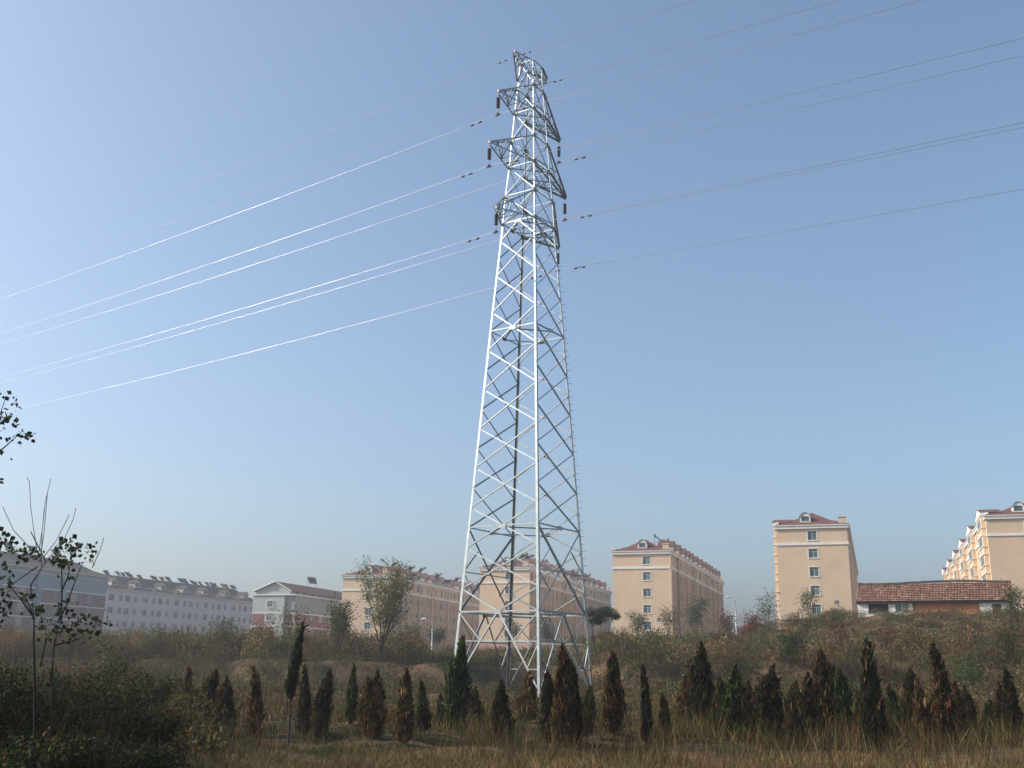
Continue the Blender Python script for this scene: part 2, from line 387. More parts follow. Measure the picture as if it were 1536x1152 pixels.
# ------------------------------------------------------------------ insulators, wires, dampers
def world(lx, ly, z): return TC + ta * lx + tb * ly + Vector((0, 0, z))
def insulator(p, label):
    t = thing('insulator_string', label, 'insulator', tuple(p), -YAW, 'insulator strings hanging from the crossarms')
    m1 = MB(); m1.tube([(0, 0, 0), (0, 0, -.42)], .022, 6); m1.tube([(0, 0, -1.2), (0, 0, -1.62)], .022, 6)
    m1.box(-.05, .05, -.02, .02, -.22, -.05); m1.build('link_rod', M['steel_dark'], t)
    for k in range(7):
        mb = MB(); z = -.42 - k * .115
        mb.tube([(0, 0, z), (0, 0, z - .03), (0, 0, z - .085), (0, 0, z - .112)], [.05, .06, .135, .05], 10); mb.build('insulator_disc', M['insul'], t, True)
    cl = MB(); cl.tube([(-.2, 0, -1.72), (0, 0, -1.68), (.2, 0, -1.72)], [.03, .06, .03], 6); cl.box(-.04, .04, -.09, .09, -1.66, -1.58)
    cl.tube([(-.16, 0, -1.79), (.16, 0, -1.79)], .02, 6); cl.build('clamp', M['damper'], t)
WIRES = {
 'L1': (-3.95, 38.67, .0625, .056, 'nearer side, top crossarm'), 'L2': (-4.83, 34.53, .062, .055, 'nearer side, middle crossarm'),
 'L3': (-3.88, 30.33, .0545, .046, 'nearer side, bottom crossarm'), 'R1': (3.95, 38.67, .060, .057, 'farther side, top crossarm'),
 'R2': (4.83, 34.53, .0587, .050, 'farther side, middle crossarm'), 'R3': (3.88, 30.33, .0524, .0475, 'farther side, bottom crossarm'),
 'G1': (-2.06, 42.7, .055, .048, ''), 'G2': (2.06, 42.7, .050, .050, '')}
CUR = .00025
LBL = {'L1': ('highest conductor on the left arms, glinting as it runs down to the left edge', 'topmost insulator string under the left crossarms'),
 'L2': ('second conductor on the left arms, hung from the widest left crossarm', 'insulator string under the widest left crossarm'),
 'L3': ('lowest conductor on the left arms, meeting the pylon at the bottom left crossarm', 'lowest insulator string at the left of the pylon'),
 'R1': ('highest conductor on the right arms, hung from the top right crossarm', 'topmost insulator string under the right crossarms'),
 'R2': ('middle conductor on the right arms, hung from the widest right crossarm', 'insulator string under the widest right crossarm'),
 'R3': ('lowest conductor of all, crossing behind the pylon body below the arms', 'lowest insulator string on the right, against the pylon leg'),
 'G1': ('thin shield wire from the highest left tip of the pylon', ''), 'G2': ('thin shield wire from the lower right tip of the pylon top', '')}
dmb = MB(); dmb.tube([(-.30, 0, -.09), (.30, 0, -.09)], .012, 5); d_cable = dmb.mesh('messenger_cable', M['damper'])
dmb = MB(); dmb.tube([(-.13, 0, 0), (-.1, 0, 0), (.1, 0, 0), (.13, 0, 0)], [.035, .062, .062, .035], 8); d_weight = dmb.mesh('damper_weight', M['damper'], True)
dmb = MB(); dmb.box(-.03, .03, -.02, .02, -.1, .04); d_clamp = dmb.mesh('damper_clamp', M['steel_dark'])
for k, (off, zt, kl, kr, where) in WIRES.items():
    G = k[0] == 'G'; z0 = zt - (1.72 if not G else .36); rad = .0125 if G else .0125
    def P(s): return world(s, off, z0 - (kl if s < 0 else kr) * abs(s) + CUR * s * s)
    mb = MB(); mb.tube([P(s) for s in np.linspace(-135, 140, 111)], rad, 6, cap=False)
    o = mb.build('shield_wire' if G else 'conductor_wire', M['gwire' if G else 'wire'], None, True)
    tag(o, LBL[k][0], 'power line', 'wires carried by the pylon')
    if not G: insulator(world(0, off, zt - .05), LBL[k][1])
    else:
        t = thing('wire_clamp', 'small hanging clamp at the %s tip of the pylon top' % ('left' if k == 'G1' else 'right'), 'clamp', tuple(world(0, off, zt)), -YAW)
        mb = MB(); mb.box(-.02, .02, -.03, .03, -.33, -.02); mb.build('hanger', M['steel_dark'], t)
        mb = MB(); mb.tube([(-.14, 0, -.38), (0, 0, -.35), (.14, 0, -.38)], [.02, .045, .02], 6); mb.build('clamp', M['damper'], t)
    for sg in (-1, 1):
        s = sg * (1.75 if not G else 1.0)
        p = P(s); sl_ = (P(s + .1).z - P(s - .1).z) / .2
        side = 'left' if sg < 0 else 'right'
        d = thing('vibration_damper', 'dumbbell damper on the %s, just %s of the pylon' % ({'L1': 'highest left arm conductor', 'L2': 'middle left arm conductor', 'L3': 'lowest left arm conductor', 'R1': 'highest right arm conductor', 'R2': 'middle right arm conductor', 'R3': 'lowest right arm conductor', 'G1': 'upper shield wire', 'G2': 'lower shield wire'}[k], side), 'damper', tuple(p), -YAW, 'dumbbell dampers clamped on the wires')
        d.rotation_euler = (0, -math.atan(sl_), -YAW)
        sc = .75 if G else 1.0
        a = link('messenger_cable', d_cable, d); a.scale = (sc,) * 3
        for e in (-1, 1): b = link('damper_weight', d_weight, d, (e * .32 * sc, 0, -.09 * sc)); b.scale = (sc,) * 3
        c = link('damper_clamp', d_clamp, d)

# ================================================================== BUILDINGS
HD = R(18.9)
def win_mesh(w, h, trim=.12, mull=1, name='window', sill=True, both=True):
    """window: surround, frame and mullions; local x across, z up from the sill, y into the wall"""
    mb = MB(); r = .16
    if trim:
        mb.box(-w/2 - trim, w/2 + trim, -.05, .03, h, h + trim, 1)
        mb.box(-w/2 - trim, w/2 + trim, -.10, .03, -trim, 0, 1)
        mb.box(w/2, w/2 + trim, -.035, .03, 0, h, 1); mb.box(-w/2 - trim, -w/2, -.035, .03, 0, h, 1)
    f = .06
    mb.box(-w/2, w/2, r, r + .06, 0, f); mb.box(-w/2, w/2, r, r + .06, h - f, h)
    mb.box(-w/2, -w/2 + f, r, r + .06, f, h - f); mb.box(w/2 - f, w/2, r, r + .06, f, h - f)
    for k in range(mull):
        x = -w/2 + w * (k + 1) / (mull + 1); mb.box(x - .03, x + .03, r + .002, r + .062, f, h - f)
    mb.box(-w/2 + f, w/2 - f, r + .004, r + .058, h * .68, h * .68 + .05)
    return mb.mesh(name, [M['frame'], M['trim']])
def pane_mesh(w, h, g):
    mb = MB(); mb.box(-w/2 + .05, w/2 - .05, .185, .20, .05, h - .05); return mb.mesh('pane', M[g])
_wc = {}
def window(parent, x, y, z, rz, w, h, trim=.12, mull=1):
    key = (round(w, 2), round(h, 2), trim, mull)
    if key not in _wc: _wc[key] = (win_mesh(w, h, trim, mull), pane_mesh(w, h, 'glass'), pane_mesh(w, h, 'glass2'))
    f = link('window', _wc[key][0], parent, (x, y, z), (0, 0, rz))
    link('pane', _wc[key][random.random() < .35 and 2 or 1], f)
    return f
def facade(mb, o, u, nrm, W, z0, z1, holes, depth=.2, zones=None):
    """wall sheet with real openings and reveals. holes: (u0,u1,z0,z1). zones: [(ztop, mat index)]"""
    o = Vector(o); u = Vector(u); n = Vector(nrm)
    us = sorted({0, W, *[round(h[0], 3) for h in holes], *[round(h[1], 3) for h in holes]})
    zz = sorted({z0, z1, *[round(h[2], 3) for h in holes], *[round(h[3], 3) for h in holes], *[q[0] for q in (zones or []) if z0 < q[0] < z1]})
    def P(a, z, d=0): return o + u * a + Vector((0, 0, z)) - n * d
    for a, b in zip(us[:-1], us[1:]):
        for c, d in zip(zz[:-1], zz[1:]):
            am, cm = (a + b) / 2, (c + d) / 2
            if any(h[0] - 1e-3 < am < h[1] + 1e-3 and h[2] - 1e-3 < cm < h[3] + 1e-3 for h in holes): continue
            mi = 0
            for zt, k in (zones or []):
                if cm < zt: mi = k; break
            mb.quad(P(a, c), P(b, c), P(b, d), P(a, d), mi)
    for h in holes:
        a, b, c, d = h
        mb.quad(P(a, c), P(a, c, depth), P(a, d, depth), P(a, d)); mb.quad(P(b, c, depth), P(b, c), P(b, d), P(b, d, depth))
        mb.quad(P(a, c, depth), P(a, c), P(b, c), P(b, c, depth)); mb.quad(P(a, d), P(a, d, depth), P(b, d, depth), P(b, d))
        mb.quad(P(a, c, depth + .05), P(b, c, depth + .05), P(b, d, depth + .05), P(a, d, depth + .05))
def hip(mb, x0, x1, y0, y1, z, zr, run, flare=.0, ov=.45):
    xm = (x0 + x1) / 2; x0 -= ov; x1 += ov; y0 -= ov; y1 += ov
    a = [(x0, y0, z), (x1, y0, z), (x1, y1, z), (x0, y1, z)]
    k = .5; zc = z + (zr - z) * .38
    def mid(p, q): return tuple(p[i] + (q[i] - p[i]) * k for i in range(2)) + (zc,)
    r0 = (xm, y0 + run, zr); r1 = (xm, y1 - run, zr)
    b = [mid(a[0], r0), mid(a[1], r0), mid(a[2], r1), mid(a[3], r1)]
    for i in range(4): mb.quad(a[i], a[(i + 1) % 4], b[(i + 1) % 4], b[i])
    mb.face([b[0], b[1], r0]); mb.quad(b[1], b[2], r1, r0); mb.face([b[2], b[3], r1]); mb.quad(b[3], b[0], r0, r1)
    mb.face([a[3], a[2], a[1], a[0]])
def dormer(parent, x, y, z, rz, w=1.6, h=1.5, depth=2.6, roofm='roof_red', wallm='trim', arch=False):
    """small gabled dormer, face towards local -y"""
    mb = MB(); hw = w / 2; pk = h + w * .38
    mb.box(-hw, -hw + .22, 0, .2, 0, h); mb.box(hw - .22, hw, 0, .2, 0, h); mb.box(-hw + .22, hw - .22, .002, .2, 0, .3)
    mb.face([(-hw, 0, h), (hw, 0, h), (hw * .55, 0, h + w * .27), (0, 0, pk), (-hw * .55, 0, h + w * .27)])
    mb.face([(-hw, .2, h), (hw, .2, h), (hw * .55, .2, h + w * .27), (0, .2, pk), (-hw * .55, .2, h + w * .27)])
    mb.quad((-hw, .2, 0), (-hw, depth, 0), (-hw, depth, h), (-hw, .2, h)); mb.quad((hw, .2, 0), (hw, depth, 0), (hw, depth, h), (hw, .2, h))
    d = mb.build('dormer', M[wallm], parent); d.location = (x, y, z); d.rotation_euler = (0, 0, rz)
    r = MB(); e = .16
    pts = [(-hw - e, h - .1), (-hw * .55, h + w * .27 + .05), (0, pk + .08), (hw * .55, h + w * .27 + .05), (hw + e, h - .1)]
    for p, q in zip(pts[:-1], pts[1:]): r.quad((p[0], -.15, p[1]), (q[0], -.15, q[1]), (q[0], depth, q[1]), (p[0], depth, p[1]))
    r.build('dormer_roof', M[roofm], d)
    g = MB(); g.box(-hw + .24, hw - .24, .12, .16, .3, h); g.build('pane', M['glass'], d)
def heater_meshes():
    a = MB(); a.tube([(-.85, .55, 1.35), (.85, .55, 1.35)], .26, 10)
    b = MB(); b.quad((-.8, -.75, .25), (.8, -.75, .25), (.8, .5, 1.25), (-.8, .5, 1.25)); 
    for k in range(9):
        x = -.75 + k * .1875; b.tube([(x, -.75, .29), (x, .5, 1.29)], .04, 4, cap=False)
    c = MB()
    for x in (-.75, .75):
        c.tube([(x, -.75, .22), (x, -.75, -.6)], .03, 4); c.tube([(x, .75, 1.2), (x, .75, -.6)], .03, 4); c.tube([(x, -.75, .22), (x, .75, .22)], .025, 4)
    return a.mesh('tank', M['heater_tank'], True), b.mesh('collector', M['heater_panel']), c.mesh('stand', M['steel_dark'])
HM = heater_meshes()
def heater(p, rz, label, group, s=1.0):
    t = thing('solar_water_heater', label, 'water heater', tuple(p), rz, group); t.scale = (s,) * 3
    for nm, me in zip(('tank', 'collector', 'stand'), HM): link(nm, me, t)

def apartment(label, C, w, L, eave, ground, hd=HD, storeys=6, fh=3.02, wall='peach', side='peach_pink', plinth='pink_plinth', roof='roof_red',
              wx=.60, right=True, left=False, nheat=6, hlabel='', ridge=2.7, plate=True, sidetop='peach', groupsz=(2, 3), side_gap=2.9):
    cx, cy = C
    b = thing('apartment_building', label, 'apartment block', (cx, cy, 0), -hd)
    zt = eave - .65                      # under cornice
    string = eave - 3.15; pl = eave - 3.15 - 4 * fh - .05
    # front + other walls
    mb = MB(); holes = []; fw = []
    for k in range(storeys - 1):
        z = eave - 2.45 - k * fh
        if k == 0: z = eave - 2.55
        xc = -w + w * wx
        holes.append((w * wx - .72, w * wx + .72, z, z + 1.5)); fw.append((xc, z))
    facade(mb, (-w, 0, 0), (1, 0, 0), (0, -1, 0), w, ground, zt, holes, zones=[(pl, 2)])
    sh = []; cols = []
    if right:
        y = 1.5; gi = 0
        while y < L - 1.5:
            n = groupsz[gi % 2]
            for j in range(n):
                ww = 1.5 if (j + gi) % 2 == 0 else .9
                cols.append((y + .75, ww)); y += side_gap
            y += 1.1; gi += 1
        for yc, ww in cols:
            for k in range(storeys):
                z = eave - 2.5 - k * fh
                if z < ground + .6: continue
                sh.append((yc - ww/2, yc + ww/2, z, z + 1.5))
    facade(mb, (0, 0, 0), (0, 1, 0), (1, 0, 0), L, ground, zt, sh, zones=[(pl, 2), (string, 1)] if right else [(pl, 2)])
    lh = []
    if left:
        for k in range(storeys - 1):
            z = eave - 2.5 - k * fh
            y = 1.7
            while y < L - 2:
                if (y - 5.2 + 6) % 20.5 > 12: lh.append((y - .6, y + .6, z, z + 1.45))
                y += 3.2
    facade(mb, (-w, 0, 0), (0, 1, 0), (-1, 0, 0), L, ground, zt, lh, zones=[(pl, 2)])
    facade(mb, (-w, L, 0), (1, 0, 0), (0, 1, 0), w, ground, zt, [])
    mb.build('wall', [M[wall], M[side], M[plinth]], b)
    for x, z in fw: window(b, x, 0, z, 0, 1.44, 1.5, .13)
    for yc, ww in cols:
        for k in range(storeys):
            z = eave - 2.5 - k * fh
            if z < ground + .6: continue
            window(b, 0, yc, z, R(90), ww, 1.5, 0 if k > 0 else .08)
    for a0, a1, z0, z1 in lh: window(b, -w, (a0 + a1) / 2, z0, R(-90), a1 - a0, z1 - z0, .1)
    # cornice, string course, plinth band
    def ring(nm, z0, z1, o, m):
        r = MB(); r.box(-w - o, o, -o, 0.0 - .003, z0, z1); r.box(.003, o, 0, L, z0, z1); r.box(-w - o, -w - .003, 0, L, z0, z1); r.box(-w - o, o, L + .003, L + o, z0, z1)
        return r.build(nm, M[m], b)
    ring('cornice', zt, eave - .18, .28, 'trim'); c2 = ring('cornice', eave - .18, eave, .42, 'trim')
    ring('string_course', string - .22, string + .2, .14, 'trim'); ring('plinth_band', pl - .12, pl + .12, .12, 'trim')
    cp = MB(); cp.box(-w + .002, -.002, .002, L - .002, zt, zt + .05); cp.build('ceiling_slab', M['concrete'], b)
    rf = MB(); hip(rf, -w, 0, 0, L, eave + .004, eave + ridge, w * .48); rfo = rf.build('roof', M[roof], b)
    dormer(b, -w + w * (wx - .09), w * .14 - .45, eave + ridge * .16, 0, 1.7, 1.15, 2.0, roof)
    # corner parapet blocks and chimneys
    ch = MB(); ch.box(-1.25, -.1, .1, .8, eave + .006, eave + 1.15); ch.box(-1.35, 0, 0, .9, eave + 1.15, eave + 1.3); ch.build('chimney', M[wall], b)
    ch = MB(); ch.box(-w + .05, -w + .5, .1, 1.2, eave + .006, eave + .55); ch.build('parapet_block', M['trim'], b)
    ch = MB(); ch.box(-1.0, -.1, L - 1.2, L - .3, eave + .006, eave + 1.2); ch.build('chimney', M[wall], b)
    # pilasters, dormers along the right slope
    if right:
        for yy in (.25, 7.8, 18.6, 26.0, 37, 45, 56, 64.):
            if yy < L - 1:
                p = MB(); p.box(.003, .34, yy - .35, yy + .35, ground, string - .225); p.box(.003, .30, yy - .3, yy + .3, string + .203, zt - .002); p.build('pilaster', M[sidetop], b)
        yy = 4.5
        while yy < L - 3:
            dormer(b, .18, yy, eave + .02, R(90), 2.3, 1.25, 3.0, roof, 'trim_pink'); yy += 4.6 if int(yy) % 2 else 6.3
        for yy in (7.3, 26.6, 45.6):
            if yy < L: dp = MB(); dp.tube([(.42, yy, ground), (.42, yy, zt)], .06, 6); dp.build('drainpipe', M['steel_dark'], b)
    if left:
        yy = 5.2
        while yy < L - 3:
            by = MB(); by.box(-w - .6, -w - .003, yy - 4, yy + 4, ground, eave + .1); bo = by.build('bay', M[wall], b)
            lg = MB()
            for k in range(storeys):
                z = eave - 3.1 - k * fh
                for dz in (0, 1.25): lg.box(-w - .75, -w - .603, yy - 4.1, yy + 4.1, z + dz, z + dz + .14); lg.box(-w - .603, -w - .2, yy - 4.15, yy - 4.003, z + dz, z + dz + .14)
            lg.build('ledge', M['trim'], bo)
            for k in range(storeys):
                gl_ = MB(); gl_.box(-w - .64, -w - .603, yy - 2.4, yy + 2.4, eave - 3.1 - k * fh + 1.4, eave - 3.1 - k * fh + 2.8); gl_.build('bay_window', M['glass'], bo)
            pg = MB(); zz = eave + .1
            pg.face([(-w - .7, yy - 4.2, zz), (-w - .7, yy + 4.2, zz), (-w - .7, yy + 4.2, zz + .5), (-w - .7, yy, zz + 1.5), (-w - .7, yy - 4.2, zz + .5)])
            pg.face([(-w - .5, yy - 4.2, zz), (-w - .5, yy + 4.2, zz), (-w - .5, yy + 4.2, zz + .5), (-w - .5, yy, zz + 1.5), (-w - .5, yy - 4.2, zz + .5)])
            pg.quad((-w - .7, yy - 4.2, zz), (-w + .5, yy - 4.2, zz), (-w + .5, yy - 4.2, zz + .5), (-w - .7, yy - 4.2, zz + .5))
            pg.build('gable_parapet', M['trim'], bo)
            pr = MB(); pr.quad((-w - .75, yy - 4.25, zz + .52), (-w - .75, yy, zz + 1.56), (-w + 2.6, yy, zz + 1.56), (-w + 2.6, yy - 4.25, zz + .52)); pr.quad((-w - .75, yy + 4.25, zz + .52), (-w - .75, yy, zz + 1.56), (-w + 2.6, yy, zz + 1.56), (-w + 2.6, yy + 4.25, zz + .52))
            pr.build('bay_roof', M[roof], bo)
            yy += 20.5
    if plate:
        q = MB(); q.box(-w + w * .76, -w + w * .76 + .65, -.05, -.003, eave - 12.9, eave - 12.4); q.build('number_plate', M['heater_tank'], b)
    # heaters along the ridge
    mw = b.matrix_basis
    Mx = Matrix.Translation((cx, cy, 0)) @ Matrix.Rotation(-hd, 4, 'Z')
    for k in range(nheat):
        yl = w * .48 + (L - w) * ((k + .15 + .5 * random.random()) / nheat) ** 1.1; xl = -w / 2 + random.choice((-.6, .4, 1.2, 2.2)); hl_ = '%s, %s from near end' % (hlabel, ORD(k))
        zz = eave + ridge - abs(xl + w/2) * .42 + .35
        heater(Mx @ Vector((xl, yl, zz)), -hd + R(random.choice((-30, -20, -60, 100))), hl_, hlabel.split(' on ')[0] + 's on ' + hlabel.split(' on ')[1] if ' on ' in hlabel else None, random.uniform(.9, 1.15))
    return b
HL = 'solar heater on roof of the '
apartment('peach six storey block with dark red hip roof, next one right of the pylon', (29.85, 196), 10.8, 74, 23.5, 5.5, nheat=9, hlabel=HL + 'block right of the pylon')
apartment('peach block seen nearly face on, left of the farmhouse', (55.6, 172), 11.4, 93, 25.65, 7.0, right=False, left=True, nheat=0, hlabel='', wx=.51)
pb6 = atY(1478, 773, 168)
c6 = Vector((pb6[0] + 12.5 * math.cos(HD), pb6[1] - 12.5 * math.sin(HD), 0))
apartment('peach block cut by the right edge, gabled bays stepping down its left side', (c6.x, c6.y), 12.5, 112, pb6[2], 7.0, right=False, left=True, nheat=3, hlabel=HL + 'block at the right edge', wx=.5)
apartment('peach block seen through the pylon legs, long window rows fading away to its right', (4.1, 222), 10.8, 74, 22.4, 4.3, nheat=12, hlabel=HL + 'block behind the pylon')
apartment('pinkish block behind the thin multi stemmed tree, left of the pylon', (-26.1, 228), 10.6, 82, 20.8, 3.2, nheat=9, hlabel=HL + 'block behind the thin tree', hd=R(17.5), side='peach_pink', side_gap=2.6)

def simple_block(name, label, C, w, L, eave, ground, hd, rows, build):
    b = thing(name, label, 'apartment block', (C[0], C[1], 0), -hd); build(b, w, L, eave, ground); return b
def wall_with_rows(b, w, L, eave, ground, mats, zones, cols, zrows, wh, front=(), frontz=(), trim=0):
    mb = MB(); sh = [(y - ww/2, y + ww/2, z, z + wh) for y, ww in cols for z in zrows]
    facade(mb, (0, 0, 0), (0, 1, 0), (1, 0, 0), L, ground, eave, sh, zones=zones)
    fh_ = [(w + x - ww/2, w + x + ww/2, z, z + wh) for x, ww in front for z in frontz]
    facade(mb, (-w, 0, 0), (1, 0, 0), (0, -1, 0), w, ground, eave, fh_, zones=zones)
    facade(mb, (-w, 0, 0), (0, 1, 0), (-1, 0, 0), L, ground, eave, [], zones=zones); facade(mb, (-w, L, 0), (1, 0, 0), (0, 1, 0), w, ground, eave, [], zones=zones)
    mb.build('wall', [M[m] for m in mats], b)
    for y, ww in cols:
        for z in zrows: window(b, 0, y, z, R(90), ww, wh, trim)
    for x, ww in front:
        for z in frontz: window(b, x, 0, z, 0, ww, wh, trim)
# long pale block with slate roof and round-topped dormers
def bl(b, w, L, eave, ground):
    cols = []; y = 1.6; i = 0
    while y < L - 1.5: cols.append((y, (1.6, 1.0, 1.5, 1.0)[i % 4])); y += (2.9, 2.2, 2.6, 3.3)[i % 4]; i += 1
    wall_with_rows(b, w, L, eave, ground, ['lilac'], None, cols, [eave - 2.9 - 3.0 * k for k in range(5)], 1.5)
    c = MB(); c.box(.003, .35, 0, L, eave - .5, eave); c.box(-w - .3, .35, -.35, -.003, eave - .5, eave); c.box(-w, .35, L + .003, L + .35, eave - .5, eave); c.build('cornice', M['trim_pink'], b)
    rf = MB(); hip(rf, -w, 0, 0, L, eave + .004, eave + 3.6, 5.5); rf.build('roof', M['roof_grey'], b)
    y = 3.0; k = 0
    while y < L - 2:
        if k % 2 == 0: dormer(b, -1.0, y, eave + .7, R(90), 1.8, 1.15, 2.6, 'roof_grey', 'trim_pink')
        else: dormer(b, .2, y, eave + .02, R(90), 1.7, .3, 2.0, 'roof_grey', 'trim_pink')
        y += (4.2, 3.4, 4.6)[k % 3]; k += 1
Cb = (-94.4, 250); hdb = R(25.1)
simple_block('apartment_building', 'long pale lilac block with slate roof, many dormers and a crowded ridge', Cb, 13, 58, 18.6, 1.8, hdb, 5, bl)
Mb = Matrix.Translation((Cb[0], Cb[1], 0)) @ Matrix.Rotation(-hdb, 4, 'Z')
for k in range(26):
    heater(Mb @ Vector((-6.3 + random.uniform(-.6, 1.6), 4 + k * 1.93 + random.uniform(-.5, .5), 21.9)), -hdb + R(random.choice((96, 84, 90))), 'solar water heater on the long pale block, %s from its left end' % ORD(k), 'solar water heaters on the long pale block', random.uniform(.7, .9))
# blue-grey block at the left edge
def bb(b, w, L, eave, ground):
    cols = []; y = 3
    while y < L - 1: cols.append((y, 2.0)); y += 5.1
    zr = [eave - 6.0, eave - 8.9, eave - 11.8, eave - 14.7]
    wall_with_rows(b, w, L, eave, ground, ['blue', 'purple'], [(eave - 4.2, 1)], cols, zr, 1.6)
    c = MB(); c.box(.003, .5, -.3, L + .3, eave - .35, eave + .0); c.box(.003, .3, 0, L, eave - 1.3, eave - 1.1); c.box(-w, .5, L + .003, L + .4, eave - .35, eave); c.box(-w, .5, -.7, -.303, eave - .35, eave); c.build('cornice', M['trim_pink'], b)
    for z in (eave - 4.2, eave - 7.1, eave - 10.0, eave - 12.9):
        s = MB(); s.box(.003, .22, 0, L, z - .12, z + .14); s.build('floor_band', M['frame'], b)
    for y in (1.0, 11.5, 22.2, 29.6):
        p = MB(); p.box(.003, .75, y - .55, y + .55, ground, eave - 1.31); p.build('pilaster', M['blue'], b)
        p = MB(); p.box(.003, .5, y + .56, y + .85, ground, eave - 4.4); p.build('white_pilaster', M['frame'], b)
    for y in (3.4, 8.3, 14, 19, 25.3): 
        for z in (eave - 3.6,): window(b, 0.02, y, z, R(90), 1.6, 1.6, 0)
    rf = MB(); hip(rf, -w, 0, 0, L, eave + .004, eave + 3.0, 4.5, ov=.6); rf.build('roof', M['roof_grey'], b)
    dn = MB(); dn.box(-4.0, -2.2, 4, 5.6, eave + 1.0, eave + 3.4); dn.build('roof_vent', M['grey_dark'], b)
simple_block('apartment_building', 'blue grey block with maroon balcony bands behind the sapling at the left edge', (-103.0, 196), 13, 44, 20.2, 1.8, R(17.3), 5, bb)
for k in range(4):
    Mq = Matrix.Translation((-103.0, 196, 0)) @ Matrix.Rotation(-R(17.3), 4, 'Z')
    heater(Mq @ Vector((-5.8, 12 + k * 7.2, 23.2)), R(60), 'solar water heater on the blue grey block, %s from its near end' % ORD(k), 'solar water heaters on the blue grey block', 1.25)
# grey and red gabled block
def bg_(b, w, L, eave, ground):
    zr = [eave - 2.7, eave - 5.7, eave - 8.7, eave - 11.7]
    cols = [(y, 2.2) for y in np.arange(4, L, 4.6)]
    wall_with_rows(b, w, L, eave, ground, ['grey_dark', 'red', 'grey'], [(eave - 4.0, 1)], cols, zr[1:], 1.6)
    f = MB(); f.box(-w - .06, -2.6, -.5, -.003, ground, eave); f.build('gable_wall', M['grey'], b)
    for z in zr: 
        fr = window(b, -w + 4.6, -.72, z, 0, 1.5, 1.5, .1)
    for z in (eave - 6.9, eave - 10.0):
        p = MB(); p.box(-w + .1, -w + 3.2, -.56, -.503, z, z + 2.5); p.build('red_panel', M['red'], b)
        p = MB(); p.box(-2.1, -.3, -.06, -.003, z, z + 2.5); p.build('red_panel', M['red'], b)
    q = MB(); q.box(-w + .1, -w + 3.2, -.56, -.503, eave - 13, eave - 10.4); q.build('red_panel', M['red'], b)
    for z in (eave - 4.1, eave - 7.15, eave - 10.25):
        s = MB(); s.box(-w - .1, -2.6, -.6, -.57, z - .1, z + .12); s.box(-2.6, .15, -.14, -.07, z - .1, z + .12); s.box(.003, .16, 0, L, z - .1, z + .12); s.build('floor_band', M['trim'], b)
    p = MB(); p.box(.003, .2, -.1, .35, ground, eave - 4.3); p.box(-.3, -.003, -.2, -.142, ground, eave - 4.3); p.build('white_pilaster', M['trim'], b)
    c = MB(); c.box(-w - .3, .3, -.75, .3, eave, eave + .25); c.box(.003, .35, .3, L, eave, eave + .25); c.build('cornice', M['trim'], b)
    # attic gable
    g = MB(); z = eave + .25; xm = -w / 2 + .3
    g.face([(-w + .6, -.45, z), (-1.2, -.45, z), (-1.2, -.45, z + .9), (xm, -.45, z + 2.9), (-w + .6, -.45, z + .9)])
    g.quad((-w + .6, -.45, z), (-w + .6, L, z), (-w + .6, L, z + .9), (-w + .6, -.45, z + .9)); g.quad((-1.2, -.45, z), (-1.2, L, z), (-1.2, L, z + .9), (-1.2, -.45, z + .9))
    g.face([(-w + .6, L, z), (-1.2, L, z), (-1.2, L, z + .9), (xm, L, z + 2.9), (-w + .6, L, z + .9)]); g.build('attic_gable', M['grey'], b)
    a = MB()
    for y in np.arange(1.5, L - 3, 3.6): a.box(-1.19, -1.14, y, y + 2.8, z + .12, z + .78)
    a.build('attic_glazing', M['glass'], b)
    r = MB(); o = .35
    for s_, x_ in ((1, -1.2 + .5), (-1, -w + .6 - .5)):
        ze = z + .9 - .5 * 2.0 / 4.4
        r.quad((xm, -.9, z + 3.0), (xm, L + .4, z + 3.0), (x_, L + .4, ze + .05), (x_, -.9, ze + .05)); r.quad((xm, -.9, z + 2.86), (xm, L + .4, z + 2.86), (x_, L + .4, ze - .09), (x_, -.9, ze - .09))
    r.build('roof', M['roof_red'], b)
    vb = MB()
    for x_ in (-1.2 + .5, -w + .6 - .5): vb.tube([(xm, -.92, z + 2.95), (x_, -.92, ze)], .13, 4)
    vb.build('verge_board', M['trim'], b); window(b, xm + .4, -.67, z + .7, 0, .9, .9, 0)
simple_block('apartment_building', 'small grey gabled block with red panels and white bands', (-50, 250), 11, 40, 17.5, 1.8, R(18), 4, bg_)
heater(Matrix.Translation((-50, 250, 0)) @ Matrix.Rotation(-R(18), 4, 'Z') @ Vector((-4.6, 16, 21.1)), R(30), 'lone solar water heater on the grey gabled block', None, 1.3)
# white building far behind, glimpsed right of the block behind the pylon
b = thing('white_building', 'sliver of white wall between the pine crown and the peach block', 'building', (27.8, 300, 0), -HD)
mb = MB(); mb.box(-6, 5, 0, 12, 3, 15.2); mb.build('wall', M['frame'], b)
mb = MB(); mb.box(-6.3, 5.3, -.3, 12.3, 15.2, 15.6); mb.build('roof', M['roof_grey'], b)
# low red-roofed hut right of the lamp
p = atY(1130, 945, 160); b = thing('red_roofed_hut', 'low red hip roof showing above the scrub beside the street lamp', 'house', (p[0], 160, 0), -HD)
mb = MB(); mb.box(-2.6, 2.6, 0, 6, 6.5, 8.0); mb.build('wall', M['pink_plinth'], b)
mb = MB(); hip(mb, -2.6, 2.6, 0, 6, 8.0, 9.4, 2.6); mb.build('roof', M['roof_red'], b)

